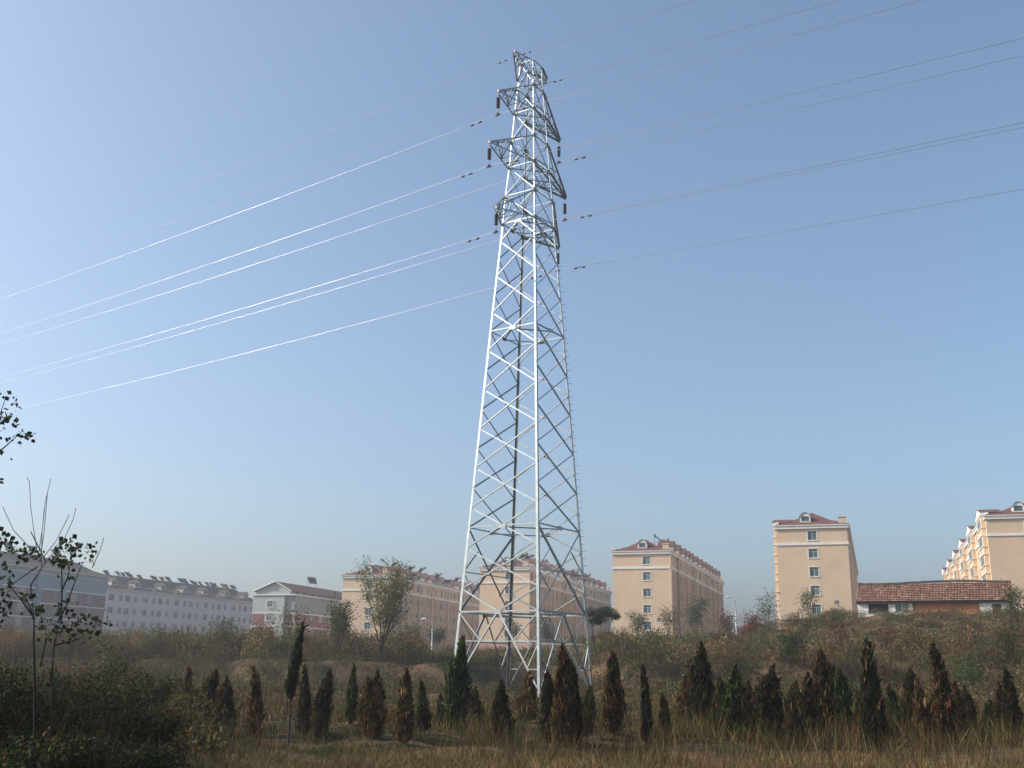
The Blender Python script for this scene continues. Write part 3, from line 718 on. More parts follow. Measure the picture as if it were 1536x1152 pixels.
# ------------------------------------------------------------------ farmhouse on the rise
FY0, FY1 = 104., 98.
pl_, pr_ = atY(1286, 903, FY0), atY(1519, 896, FY1)
fd = Vector((pr_[0] - pl_[0], pr_[1] - pl_[1], 0)); FW = fd.length; frz = math.atan2(fd.y, fd.x)
fe = float((pl_[2] + pr_[2]) / 2); dz = 0
fh_b = thing('farmhouse', 'old single storey farmhouse with patched orange clay tile roof on the rise', 'house', (float(pl_[0]), float(pl_[1]), fe), frz)
HW = 2.7
mb = MB()
holes = [(1.0, 2.85, -1.25, -.35), (3.45, 4.75, -1.15, -.3)]
facade(mb, (0, 0, 0), (1, 0, 0), (0, -1, 0), 5.2, -HW, -.02, holes)
mb.quad((0, 0, -HW), (0, 5, -HW), (0, 5, 0), (0, 0, 0)); mb.quad((0, 5, -HW), (FW, 5, -HW), (FW, 5, 0), (0, 5, 0)); mb.quad((FW - .4, 0, -HW), (FW - .4, 5, -HW), (FW - .4, 5, 0), (FW - .4, 0, 0))
mb.face([(FW - .4, 0, 0), (FW - .4, 5, 0), (FW - .4, 2.5, 1.75)]); mb.face([(0.2, 0, 0), (0.2, 5, 0), (0.2, 2.5, 1.75)])
mb.build('whitewashed_wall', M['whitewash'], fh_b)
mb = MB(); facade(mb, (5.2, .12, 0), (1, 0, 0), (0, -1, 0), FW - 5.2 - 2.9, -HW, -.02, []); mb.box(5.2, 5.202, 0, .12, -HW, -.02); mb.build('brick_wall', M['rust_brick'], fh_b)
mb = MB(); facade(mb, (FW - 2.9, 0, 0), (1, 0, 0), (0, -1, 0), 2.5, -HW, -.02, [(1.1, 1.85, -2.4, -.45)]); mb.build('whitewashed_wall', M['whitewash'], fh_b)
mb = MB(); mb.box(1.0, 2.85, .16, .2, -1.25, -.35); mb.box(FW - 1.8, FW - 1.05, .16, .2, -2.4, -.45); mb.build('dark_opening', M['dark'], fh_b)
mb = MB(); mb.box(3.47, 4.73, .12, .14, -1.13, -.32); o = mb.build('pane', M['glass'], fh_b)
mb = MB(); 
for x in (3.45, 4.07, 4.69): mb.box(x, x + .06, .06, .115, -1.15, -.3)
for z in (-1.15, -.36): mb.box(3.452, 4.748, .055, .118, z, z + .06)
mb.build('window_frame', M['frame'], fh_b)
mb = MB(); mb.box(5.05, 5.2, -.06, .1, -1.6, -.1); mb.box(-.1, FW, .05, .14, -.1, -.02); mb.build('timber_post', M['bark_dark'], fh_b)
# clay tiles laid one by one, joined: rows up the slope
tv, tf, tc = [], [], []
RUN, RISE = 2.9, 2.0; slope = math.hypot(RUN, RISE); rows = 11; ncol = int(FW / .27)
for side in (0, 1):
    for r_ in range(rows):
        for c_ in range(ncol):
            x = -.15 + (FW + .15) * c_ / ncol; t0 = r_ / rows; t1 = (r_ + 1.25) / rows
            sag = -.09 * math.sin(math.pi * x / FW * 2.1 + .6) * (t0)
            j = random.uniform(-.02, .02); wv = (FW + .15) / ncol
            def Pp(xx, t, up): 
                y = -.35 + RUN * t; y = y if side == 0 else 5 - y
                return (xx, y, -.2 + RISE * t + up + sag)
            i = len(tv)
            for t, lift in ((t0, .10), (min(t1, 1.0), .0)):
                for q, u in ((0, .0), (.3, .035), (.62, .035), (1.0, .0)): tv.append(Pp(x + wv * q + j, t, u + lift))
            for k in range(3): tf.append((i + k, i + k + 1, i + 5 + k, i + 4 + k))
            col = random.choices([(.21, .10, .06), (.17, .08, .052), (.25, .135, .08), (.13, .075, .055), (.28, .18, .115)], [5, 4, 2, 2.5, 1])[0]
            f_ = random.uniform(.95, 1.45) * (0.8 if r_ > 8 else 1); tc += [(col[0] * f_, col[1] * f_, col[2] * f_, 1)] * 8
me = bpy.data.meshes.new('roof_tiles'); me.from_pydata(tv, [], tf); a = me.attributes.new('tint', 'FLOAT_COLOR', 'POINT'); a.data.foreach_set('color', np.array(tc, np.float32).reshape(-1)); me.materials.append(M['tile'])
tag(link('roof_tiles', me, fh_b), kind='stuff')
mb = MB(); mb.box(-.1, FW - .02, -.3, 5.3, -.3, -.24); 
mb.quad((-.12, -.33, -.24), (FW - .05, -.33, -.24), (FW - .05, 2.5, 1.7), (-.12, 2.5, 1.7)); mb.quad((-.12, 5.33, -.24), (FW - .05, 5.33, -.24), (FW - .05, 2.5, 1.7), (-.12, 2.5, 1.7)); mb.build('roof_deck', M['bark_dark'], fh_b)
mb = MB(); n_ = 40
mb.tube([(-.15 + (FW + .1) * k / n_, 2.52, 1.83 - .09 * math.sin(math.pi * k / n_ * 2.1 + .6) + random.uniform(-.02, .03)) for k in range(n_ + 1)], .12, 6); mb.build('ridge', M['roof_grey'], fh_b)
mb = MB(); mb.box(FW - .08, FW + .1, -.45, 2.5, -.3, -.2); mb.face([(FW + .02, -.5, -.34), (FW + .02, 2.5, 1.72), (FW + .02, 2.5, 1.95), (FW + .02, -.5, -.1)]); mb.build('verge', M['concrete'], fh_b)
# garden wall piece at the right end
# ------------------------------------------------------------------ street lamps
def lamp(px, Yd, ztop, label):
    g = on_ground(px, Yd); t = thing('street_lamp', label, 'street lamp', tuple(g), 0, 'street lamps by the apartment blocks'); h = ztop - g.z
    m1 = MB(); m1.tube([(0, 0, 0), (0, 0, h * .5), (0, 0, h)], [.09, .075, .05], 8); m1.build('pole', M['lamp'], t, True)
    m1 = MB(); m1.tube([(0, 0, h - .15), (-.3, 0, h + .2), (-.75, 0, h + .32)], .04, 6); m1.build('arm', M['lamp'], t, True)
    m1 = MB(); m1.tube([(-.7, 0, h + .31), (-.85, 0, h + .31), (-1.15, 0, h + .3), (-1.35, 0, h + .27)], [.05, .11, .13, .05], 8); m1.build('lamp_head', M['lamp'], t, True)
lamp(1104.5, 150, 11.6, 'white street lamp with arm to the left, between the two peach blocks on the right')
lamp(648.5, 118, 6.5, 'thin pale street lamp just left of the pylon, before the pinkish block')

# ================================================================== VEGETATION
def conifer_mesh(kind, h=1.0, r=.2, n=5200, seed=0):
    """columnar cypress: upswept needle sprays in an uneven crown; unit height"""
    g = np.random.default_rng(seed); t = g.beta(1.25, 1.35, n); ang = g.uniform(0, 2 * np.pi, n)
    ns = 2 + seed % 3 + (r > .12); sp_i = g.integers(0, ns, n); sp_i = np.where(g.random(n) < .45, 0, sp_i)
    hh = np.r_[1.0, g.uniform(.5, .93, ns)][sp_i]; a0 = g.uniform(0, 6.28, ns + 1)[sp_i]; off = np.r_[0, g.uniform(.3, .62, ns)][sp_i] * r
    prof = np.interp(t, [0, .08, .3, .6, .8, .93, 1], [.5, .8, .95, .82, .55, .28, .04])
    lob = 1 + .3 * np.sin(ang * 2 + t * 8 + seed + sp_i) + .3 * np.sin(ang * 3 - t * 21 + seed * 2) + .25 * np.sin(ang * 5 + t * 47)
    rad = r * .58 * prof * lob * np.sqrt(g.uniform(.03, 1, n)) * (1 + (g.random(n) < .12) * g.uniform(0, .8, n))
    t = t * hh
    lean = np.stack([.11 * np.sin(seed * 1.7) * t ** 1.6, .08 * np.cos(seed * 2.3) * t ** 1.5], 1)
    P = np.stack([rad * np.cos(ang) + lean[:, 0] + off * np.cos(a0), rad * np.sin(ang) + lean[:, 1] + off * np.sin(a0), .05 + t * .93], 1)
    V = np.stack([np.cos(ang) * .30, np.sin(ang) * .30, np.ones(n) * (1.0)], 1) + .38 * g.normal(size=(n, 3)); V /= np.linalg.norm(V, axis=1)[:, None]
    U = np.cross(V, g.normal(size=(n, 3))); U /= np.linalg.norm(U, axis=1)[:, None]
    s = .043 * (1 + .4 * g.normal(size=(n, 1))).clip(.4, 2.4) * (1 + 1.6 * (g.random((n, 1)) < .07))
    sh = {'brown': [(BROWN, 5), (DBROWN, 4), (RUST, 1.2), (OLIVE, 1.5), (DGREEN, 2)], 'mixed': [(BROWN, 3), (DGREEN, 3), (GREEN, 2), (DBROWN, 2)], 'green': [(DGREEN, 5), (GREEN, 4), (DBROWN, 1.5)], 'dark': [(DGREEN, 4), (DBROWN, 2.5), (BROWN, 2.5)], 'gold': [(BROWN, 3), (TAN, 2), (DBROWN, 2), (OLIVE, 1)]}[kind]
    cols = np.array([c for c, _ in sh]); wt = np.array([x for _, x in sh], float)
    # patchy colour: cluster by angle/height cells
    cell = (np.floor(ang * 2.2 + 3 * np.sin(t * 11 + seed)) * 13 + np.floor(t * 9) * 7 + seed).astype(int)
    cg = np.random.default_rng(seed + 5); lut = cg.choice(len(cols), 400, p=wt / wt.sum()); idx = lut[np.abs(cell) % 400]
    ridx = g.choice(len(cols), n, p=wt / wt.sum()); idx = np.where(g.uniform(size=n) < .35, ridx, idx)
    if kind in ('mixed', 'green', 'gold'): # younger growth at the top stays greener / lower branches browned off
        low = g.uniform(size=n) < (.55 - t) ; c = cols[idx]; c[low] = np.array(DBROWN if kind != 'gold' else BROWN)
    else: c = cols[idx]
    c = np.clip(1.05 * c * (1 + .4 * g.normal(size=(n, 1))), .006, .5)
    return cards_mesh('crown', P, U * s * .22, V * s, c, M['leaf'])
_cm = {}
CON = sorted([(275,1000,1100,26,'brown'),(304,1004,1102,40,'mixed'),(336,1016,1096,34,'dark'),(381,1000,1106,30,'gold'),(433,938,1112,22,'green'),(457,998,1104,24,'dark'),
 (481,1006,1106,38,'dark'),(525,998,1098,24,'green'),(556,1008,1116,46,'brown'),(608,1004,1121,38,'gold'),(636,1022,1111,28,'green'),(660,1040,1090,20,'brown'),
 (686,958,1096,52,'green'),(714,1030,1090,24,'brown'),(752,1022,1112,38,'dark'),(787,1008,1094,42,'gold'),(848,968,1120,42,'brown'),(880,1030,1112,34,'mixed'),
 (921,978,1110,40,'brown'),(947,980,1040,26,'green'),(972,998,1122,24,'dark'),(1028,1012,1100,44,'brown'),(1058,966,1112,48,'dark'),(1102,1000,1118,58,'green'),
 (1150,1000,1120,52,'dark'),(1187,1022,1122,44,'mixed'),(1232,976,1112,54,'brown'),(1276,1004,1114,38,'green'),(1308,962,1122,38,'mixed'),(1342,1028,1108,28,'green'),
 (1372,1004,1114,44,'dark'),(1402,1046,1116,40,'brown'),(1427,968,1122,44,'brown'),(1456,1030,1112,34,'dark'),(1484,1050,1114,40,'green'),(1529,1004,1122,34,'dark'),
 (1080,1016,1116,34,'brown'),(1126,1022,1119,32,'brown'),(1168,1036,1121,30,'green'),(1208,1010,1116,34,'brown'),(1255,1030,1112,30,'dark'),(1292,1036,1119,26,'gold'),(1325,1000,1121,28,'brown'),
 (1388,1024,1120,30,'gold'),(1415,1010,1116,26,'mixed'),(1442,1020,1119,28,'brown'),(1505,1024,1118,34,'brown'),(820,1006,1118,32,'dark'),(866,992,1117,32,'brown'),(1000,1040,1112,22,'gold'),(1040,990,1110,26,'brown'),(320,1030,1104,28,'brown'),(290,1036,1106,26,'dark')])
KW = {'brown': 'browned off', 'mixed': 'half brown half green', 'green': 'dark green', 'dark': 'dark dense', 'gold': 'straw tinged'}
for i, (px, yt, yb, wd, kind) in enumerate(CON):
    bp = atZ(px, yb - 3, 0.0); bp[2] = float(terrain(bp[0], bp[1])); Yd = bp[1]
    h = float(atY(px, yt, Yd)[2] - bp[2]) * 1.03; wm = wd / FPX * Yd * math.hypot(1, .07)
    rr = round(wm / h / 2, 2); rr = min((.08, .11, .15, .2, .27), key=lambda q: abs(q - wm / h / 2 * 1.02))
    key = (kind, rr, i % 3)
    if key not in _cm:
        _cm[key] = conifer_mesh(kind, r=rr, n=int(5000 + 24000 * rr), seed=len(_cm) + 1)
    side = 'left' if px < 690 else 'right'
    nm = {5: '', }.get(99, '')
    hs = 'tall' if h > 2.1 else 'short' if h < 1.3 else 'medium'
    near = ['at the left end of the row', 'third from the left end of the row'][0] if i == 0 else None
    prev = CON[i - 1][4] if i else None
    lab = '%s %s young cypress, %s from the left in the front row' % (hs, KW[kind], ORD(i))
    t = thing('cypress_tree', lab, 'tree', tuple(bp), random.uniform(0, 6.28), 'young cypresses planted across the foreground')
    c = link('crown', _cm[key], t); c.scale = (wm / 2 / rr * .9, wm / 2 / rr * .9, h)
    if px == 433: c.location.z = .36 * h; c.scale.z = .64 * h
    tr = MB(); tr.tube([(0, 0, -.1), (.01, 0, h * .3), (.02, 0, h * .85)], [.03, .022, .006], 6); tr.build('trunk', M['bark_dark'], t, True)

def tree_mesh(stems, h, spread, nb, leafn, lsize, cols, wts, seed, clump=.5, up=.8, rad0=.05):
    """multi-stem tree/shrub: returns (wood MB, leaf arrays)"""
    g = random.Random(seed); mb = MB(); tips = []
    for s in range(stems):
        a = g.uniform(0, 6.28); d = Vector((math.cos(a) * spread * g.uniform(.2, 1), math.sin(a) * spread * g.uniform(.2, 1), h * g.uniform(.75, 1)))
        pts = [Vector((g.uniform(-.08, .08) * stems ** .5, g.uniform(-.08, .08) * stems ** .5, -.1))]; n = 7
        for k in range(1, n + 1):
            t = k / n; pts.append(Vector((d.x * t ** 1.4, d.y * t ** 1.4, d.z * t)) + Vector((g.gauss(0, .035), g.gauss(0, .035), 0)) * h * t * .5)
        mb.tube(pts, [rad0 * (1 - .88 * k / n) for k in range(n + 1)], 5, cap=False)
        for _ in range(nb):
            t = g.uniform(.3, .97); k = int(t * n); base = pts[k].lerp(pts[min(k + 1, n)], t * n - k)
            a = g.uniform(0, 6.28); ln = h * g.uniform(.1, .28) * (1.15 - t * .6)
            dr = Vector((math.cos(a), math.sin(a), up * g.uniform(.5, 1.4))).normalized()
            e = base + dr * ln; mpt = base + dr * ln * .5 + Vector((0, 0, .03 * h))
            mb.tube([base, mpt, e], [rad0 * .32 * (1 - t * .6), rad0 * .2, rad0 * .08], 4, cap=False); tips += [e, mpt, base.lerp(e, .75)]
            for _2 in range(2):
                a2 = g.uniform(0, 6.28); e2 = mpt + Vector((math.cos(a2), math.sin(a2), .8)).normalized() * ln * .5
                mb.tube([mpt, e2], [rad0 * .15, rad0 * .06], 3, cap=False); tips.append(e2)
        tips.append(pts[-1])
    T = np.array([tuple(t) for t in tips]); r_ = np.random.default_rng(seed)
    P = T[r_.integers(0, len(T), leafn)] + r_.normal(size=(leafn, 3)) * clump * np.array([1, 1, .7])
    U, V = leafcards(P, lsize); return mb, P, U, V, palette(leafn, cols, wts)
def plant(name, cat, label, p, mesh_args, bark='bark', group=None, rz=None, lit=True):
    mb, P, U, V, c = tree_mesh(*mesh_args[0], **mesh_args[1])
    t = thing(name, label, cat, tuple(p), rz if rz is not None else 0, group)
    mb.build('trunk' if cat == 'tree' else 'stems', M[bark], t, True)
    link('crown' if cat == 'tree' else 'foliage', cards_mesh('crown', P, U, V, c, M['leaf']), t); return t
# thin multi-stemmed tree left of the pylon
gtr = on_ground(572, 83.5)
plant('multi_stemmed_tree', 'tree', 'airy multi stemmed tree with sparse yellowing leaves, left of the pylon', gtr,
      ((13, 7.7, 3.9, 13, 7500, .125, [(.13, .13, .035), (.17, .16, .05), GREEN, BROWN], [4, 3, 2, 1], 31), dict(clump=.30, rad0=.052)), 'bark_dark')
g2 = on_ground(508, 92)
plant('small_tree', 'tree', 'bushy olive tree just left of the multi stemmed tree', g2, ((6, 5.0, 1.6, 12, 3600, .15, [OLIVE, GREEN, BROWN], [4, 3, 1], 32), dict(clump=.3)), 'bark_dark')
IND = [ # px, Y, height, spread, leaves, size, colours, label
 (1092, 118, 3.6, 1.2, 1500, .15, [RED, RUST, BROWN, OLIVE], 'red leaved bush left of the street lamp by the right hand peach blocks'),
 (1128, 116, 3.0, 1.3, 1300, .15, [RED, RUST, BROWN], 'rusty red bush right of the street lamp, before the red roofed hut'),
 (1152, 120, 4.6, 1.5, 900, .15, [GREEN, OLIVE, GREYB], 'sparse pale green sapling at the left corner of the face on peach block'),
 (1216, 122, 3.9, .9, 1100, .15, [GREEN, OLIVE], 'slim green sapling in front of the lowest window of the face on block'),
 (958, 150, 4.4, 1.9, 1700, .17, [GREEN, OLIVE, DGREEN], 'green bush under the left end of the peach block beyond the pine'),
 (1003, 152, 4.6, 1.2, 1300, .17, [GREEN, DGREEN], 'rounded green bush at the corner of the peach block beyond the pine'),
 (1044, 158, 6.0, 2.3, 2400, .19, [GREEN, DGREEN, OLIVE], 'wide dark green bush before the shaded side of the peach block beyond the pine'),
 (1184, 66, 1.9, 1.0, 1500, .10, [(.03, .075, .02), GREEN, DGREEN], 'bright green bush on the right hand slope, low among the dry weeds'),
 (1448, 60, 2.3, 1.4, 2200, .10, [(.04, .09, .025), OLIVE, GREEN], 'yellow green bush on the slope below the farmhouse'),
 (1528, 84, 3.2, 1.2, 1500, .12, [GREEN, OLIVE, DGREEN], 'leafy bush at the right edge beside the farmhouse gable'),
 (1510, 66, 2.4, 1.6, 1700, .11, [OLIVE, RUST, GREEN], 'olive and rust bush at the right edge of the slope'),
 (655, 150, 3.6, 2.0, 1300, .19, [GREEN, DGREEN], 'dusky green bush behind the thin left street lamp'),
 (620, 155, 4.0, 2.0, 1300, .19, [GREEN, DGREEN], 'dusky green bush between the multi stemmed tree and the left lamp'),
 (770, 160, 4.2, 1.4, 1200, .19, [GREEN, DGREEN], 'green bush behind the pylon legs, left of the centre leg'),
 (822, 165, 4.6, 1.8, 1400, .19, [GREEN, DGREEN], 'green bush behind the pylon legs, right of the centre leg'),
 (395, 88, 3.6, 1.1, 900, .14, [RED, RUST, OLIVE], 'reddish bush on the left bank below the pale block'),
 (330, 90, 3.2, 1.3, 1200, .14, [(.05, .09, .02), GREEN, OLIVE], 'bright green bush on the left bank among brown scrub'),
 (440, 93, 4.6, .9, 1100, .15, [OLIVE, GREEN], 'olive bush below the grey gabled block'),
 (165, 60, 3.1, .6, 350, .15, [DGREEN, GREEN, OLIVE], 'dark leafy shoot standing out of the left scrub'),
 (1262, 70, 2.8, 1.2, 800, .10, [RUST, BROWN, DBROWN], 'dark rust coloured weed clump below the white farmhouse window'),
 (1325, 74, 2.0, 1.0, 700, .10, [DBROWN, BROWN, RED], 'dark brown weed clump under the brick wall of the farmhouse'),
 (1360, 72, 2.2, 1.0, 700, .10, [DBROWN, RUST, TAN], 'brown seed head clump below the middle of the farmhouse')]
for i, (px, Yd, h, sp, ln, ls, cc, lab) in enumerate(IND):
    plant('bush', 'bush', lab, on_ground(px, Yd), ((7, h, sp, 6, ln, ls, cc, None, 50 + i), dict(clump=.22 * h ** .5, rad0=.028)), 'bark', rz=0)
# pine crown right of the pylon
gp = on_ground(893, 84)
t = thing('pine_tree', 'small dark pine with a leaning bushy crown just right of the pylon legs', 'tree', tuple(gp))
ps = [(893, 984), (890, 960), (888, 940), (892, 928)]
tw = [Vector(atY(x, y, 84)) - gp for x, y in ps]; mb = MB(); mb.tube(tw, [.07, .06, .05, .04], 6)
cl = [(886, 918, .5), (890, 926, .6), (898, 921, .62), (905, 917, .55), (903, 928, .5), (912, 917, .5), (919, 920, .5), (924, 925, .38), (890, 932, .42), (898, 933, .3)]
PP = []
for x, y, r_ in cl:
    c = Vector(atY(x, y, 84 + random.uniform(-.6, .6))) - gp; mb.tube([tw[-1], (tw[-1] + c) / 2 + Vector((0, 0, .1)), c], [.04, .03, .012], 4)
    q = rng.normal(size=(900, 3)); q /= np.linalg.norm(q, axis=1)[:, None]; q *= (rng.uniform(.1, 1, (900, 1)) ** .45) * r_ * np.array([1.1, 1.1, .8]); PP.append(q + np.array(c))
mb.build('trunk', M['bark_dark'], t, True); PP = np.concatenate(PP); U, V = leafcards(PP, .13, up=.3, asp=.16)
link('crown', cards_mesh('crown', PP, U, V, palette(len(PP), [DGREEN, (.02, .04, .02), GREEN], [5, 4, 1]), M['leaf']), t)

# ------------------------------------------------------------------ near saplings at the left edge
def pxs(pts, Yd): return [Vector(atY(x, y, Yd)) for x, y in pts]
def big_leaves(P, s, cols): 
    """broad leaves bent along the midrib"""
    U, V = leafcards(P, s, up=-.3, asp=.85, sj=.25); return U, V, palette(len(P), cols, None, .3)
def sapling(name, label, base_px, Yd, stems, clusters, lsize, lcols, rbase=.03, twigs=()):
    g = Vector(atY(base_px[0], base_px[1], Yd)); g.z = float(terrain(g.x, g.y)); t = thing(name, label, 'tree', tuple(g))
    mb = MB()
    for st, r0, r1 in stems:
        P_ = [p - g for p in pxs(st, Yd)]
        for k in range(1, len(P_)): P_[k].y += random.uniform(-.05, .05) * k
        n = len(P_); mb.tube(P_, [r0 + (r1 - r0) * k / (n - 1) for k in range(n)], 6, cap=False)
    mb.build('trunk', M['bark_dark'], t, True)
    P_ = []
    for x, y, rx, ry, n in clusters:
        c = np.array(Vector(atY(x, y, Yd)) - g); sc = Yd / FPX
        P_.append(c + rng.normal(size=(n, 3)) * np.array([rx * sc * .55, .15, ry * sc * .55]))
    P_ = np.concatenate(P_); U, V, c = big_leaves(P_, lsize, lcols)
    link('crown', cards_mesh('crown', P_, U, V, c, M['leaf']), t)
    if twigs:
        tm = MB()
        for st in twigs:
            q = [p - g for p in pxs(st, Yd)]; tm.tube(q, [.006] + [.0045] * (len(q) - 1), 4, cap=False)
        tm.build('bare_twigs', M['twig'], t)
LG = [DGREEN, (.03, .045, .018), (.05, .06, .02)]
sapling('leafy_sapling', 'near sapling with two dark stems and clusters of broad leaves before the blue grey block', (52, 1012), 13.5,
  [([(52, 1100), (50, 1010), (51, 960), (52, 930), (56, 880), (58, 840), (55, 800)], .017, .006), ([(78, 1100), (76, 1010), (82, 965), (88, 930), (93, 888), (92, 850), (87, 830)], .014, .005),
   ([(52, 928), (38, 905), (20, 882)], .014, .005), ([(92, 888), (104, 866), (108, 835), (104, 818)], .012, .004), ([(86, 935), (100, 905), (112, 875), (128, 845)], .012, .004),
   ([(50, 925), (42, 900), (28, 890), (8, 884)], .01, .004), ([(82, 968), (105, 962), (130, 955)], .012, .004), ([(56, 850), (30, 870), (0, 890)], .009, .004), ([(60, 1000), (70, 960), (84, 940)], .012, .006)],
  [(104, 818, 14, 12, 40), (90, 838, 14, 12, 34), (128, 824, 14, 12, 36), (110, 843, 22, 8, 26), (136, 836, 7, 10, 10), (95, 850, 8, 6, 10), (28, 826, 16, 8, 22), (46, 830, 14, 8, 24), (14, 848, 12, 8, 14), (36, 838, 14, 6, 14),
   (42, 893, 12, 4, 12), (60, 912, 12, 5, 14), (34, 898, 8, 4, 8), (10, 868, 8, 4, 8), (102, 866, 12, 4, 8), (108, 950, 30, 16, 60), (130, 930, 22, 14, 46), (70, 940, 22, 22, 50), (24, 815, 8, 4, 6), (92, 910, 10, 16, 26)], .062, LG,
  twigs=[[(55, 822), (50, 790), (46, 760), (44, 722), (40, 716)], [(58, 830), (64, 790), (68, 752), (76, 718)], [(60, 840), (66, 800), (71, 740)], [(66, 835), (85, 810), (104, 772)], [(70, 842), (95, 812), (110, 778), (114, 762)], [(45, 822), (20, 795), (4, 760)], [(138, 852), (150, 826), (156, 806)], [(62, 850), (63, 800), (66, 765)]])
sapling('leafy_tree', 'dark leafy tree reaching in from the left edge of the view', (-70, 1050), 11.0,
  [([(-70, 1150), (-66, 1000), (-72, 860), (-60, 740), (-40, 660), (-20, 600)], .06, .012), ([(-62, 740), (-30, 690), (0, 672), (24, 660), (40, 648)], .012, .003), ([(-45, 680), (-12, 650), (4, 622), (14, 602)], .01, .003), ([(-70, 880), (-30, 830), (4, 805)], .012, .004), ([(-70, 980), (-40, 930), (0, 890)], .012, .004)],
  [(8, 625, 12, 8, 12), (14, 600, 6, 6, 5), (24, 598, 5, 5, 4), (24, 608, 4, 3, 3), (8, 630, 14, 8, 14), (24, 627, 4, 3, 3), (28, 648, 10, 7, 9), (38, 650, 8, 8, 14), (10, 655, 6, 3, 4), (18, 664, 5, 3, 3), (2, 606, 5, 5, 4), (0, 680, 4, 5, 3), (2, 722, 4, 5, 4), (-25, 640, 22, 30, 90), (-50, 700, 30, 50, 160),
   (4, 806, 9, 10, 22), (-4, 820, 8, 8, 12), (-40, 800, 30, 60, 160), (0, 905, 9, 26, 50), (6, 880, 8, 10, 12), (-50, 900, 30, 60, 160)], .058, LG, )
# shrubs massed bottom left, dark green
for i, (px, Yd, h, sp, lab) in enumerate([(40, 15.5, 1.35, .9, 'dark bush in the bottom left corner under the sapling stems'), (118, 17.5, 1.4, 1.0, 'dark green bush right of the sapling stems'),
        (190, 19.5, 1.5, .9, 'dark green bush with a yellowish sprig, at the left end of the cypress row'), (-40, 14.5, 1.9, .9, 'tall dark bush at the left edge'), (235, 18.0, .95, .7, 'low tangled bush left of the first cypress'), (90, 14.2, .8, .9, 'low dark bush at the bottom left'), (-10, 13.0, .8, .8, 'low bush in the very corner of the view, bottom left'),
        (160, 14.6, .6, .8, 'low spreading bush on the bottom edge, right of the sapling'), (225, 16.0, .5, .7, 'small low bush on the bottom edge near the first cypresses'), (60, 22.5, 1.7, 1.2, 'rounded dark bush behind the sapling stems'),
        (150, 26.0, 1.75, 1.3, 'broad dark bush behind the corner bushes'), (232, 27.0, 1.3, 1.0, 'dark bush just behind the first cypresses'), (10, 27.0, 2.0, 1.3, 'tall dark bush behind the others at the left edge')]):
    plant('shrub', 'bush', lab, on_ground(px, Yd), ((14, h * .9, sp * 1.15, 8, 5500, .055, [DGREEN, (.02, .03, .012), GREEN, DBROWN, BROWN, OLIVE], [5, 4, 3, 2, 2, 1.5], 80 + i), dict(clump=.12, rad0=.012)), 'bark_dark', group='shrubs massed at the bottom left')
# trees standing left of the view whose shade falls on the bottom left
for i, (x, y, h) in enumerate([(-15.5, 17.0, 7.5), (-19, 22.5, 8.0), (-12.5, 9.5, 6.5)]):
    plant('roadside_tree', 'tree', ['leafy roadside tree left of the view, beside the dark bushes', 'second leafy roadside tree farther along, left of the view', 'nearest leafy roadside tree, left of the camera'][i], (x, y, float(terrain(x, y))),
      ((5, h, 2.2, 12, 6000, .2, [DGREEN, GREEN, OLIVE], [4, 3, 1], 95 + i), dict(clump=.5, rad0=.09)), 'bark_dark')

# ------------------------------------------------------------------ scrub masses (uncountable)
def thicket(name, spots, cols, wts, leafper, size, twigper, hcol=None):
    Ps, Us, Vs, Cs = [], [], [], []
    for (x, y, h, r_) in spots:
        n = max(6, int(leafper * h * r_)); z0 = float(terrain(x, y))
        q = rng.normal(size=(n, 3)) * np.array([r_ * .5, r_ * .5, 0]); q[:, 2] = h * rng.beta(1.6, 1.5, n) * np.exp(-.35 * (q[:, 0]**2 + q[:, 1]**2) / (r_ * r_ * .5))
        P_ = q + np.array([x, y, z0]); sz = size * (.8 + .4 * rng.random())
        U, V = leafcards(P_, sz); Ps.append(P_); Us.append(U); Vs.append(V)
        base = palette(1, cols, wts, .3)[0]; c = palette(n, cols, wts, .3); Cs.append((.25 * c + .75 * base * (1 + .3 * rng.normal(size=(n, 1))).clip(.3, 2)) * 1.35)
        m = max(4, int(twigper * r_)); 
        b0 = np.stack([x + rng.normal(size=m) * r_ * .35, y + rng.normal(size=m) * r_ * .35, np.full(m, z0)], 1)
        V = np.stack([rng.normal(size=m) * .22, rng.normal(size=m) * .22, np.ones(m)], 1) * (h * rng.uniform(.6, 1.15, (m, 1)))
        U = np.cross(V, rdir(m)); U /= np.linalg.norm(U, axis=1)[:, None]; Ps.append(b0 + V * .5); Us.append(U * size * .2); Vs.append(V); Cs.append(palette(m, [GREYB, DBROWN, TAN], [3, 4, 1]))
    P_, U, V, C_ = map(np.concatenate, (Ps, Us, Vs, Cs))
    return tag(link(name, cards_mesh(name, P_, U, V, np.clip(C_, .006, .5), M['leaf'])), kind='stuff')
sp = []
for _ in range(700):   # plateau left of and behind the pylon
    Yd = rng.uniform(84, 128); px = rng.uniform(-80, 640); x = (px - 768) / FPX * Yd; h = rng.uniform(1.4, 2.9); sp.append((x, Yd, h, rng.uniform(.7, 1.6)))
thicket('scrub_left', sp, [BROWN, OLIVE, RUST, GREEN, DBROWN, TAN], [4, 5, 2, 4, 2, 1.5], 115, .16, 26)
o = bpy.data.objects['scrub_left']; tag(o, 'mass of brown, rust and olive autumn scrub on the bank below the left blocks', 'scrub')
sp = []
for _ in range(330):   # behind the pylon to the lamps
    px = rng.uniform(600, 1290); Yd = rng.uniform(84, 150) if px < 900 else rng.uniform(80, 130); x = (px - 768) / FPX * Yd
    h = rng.uniform(.9, 1.9) * (1 if px > 880 else .62); sp.append((x, Yd, h, rng.uniform(.7, 1.6)))
thicket('scrub_middle', sp, [BROWN, OLIVE, TAN, GREEN, DBROWN, RUST], [4, 5, 2.5, 4, 2, 1.5], 115, .16, 30)
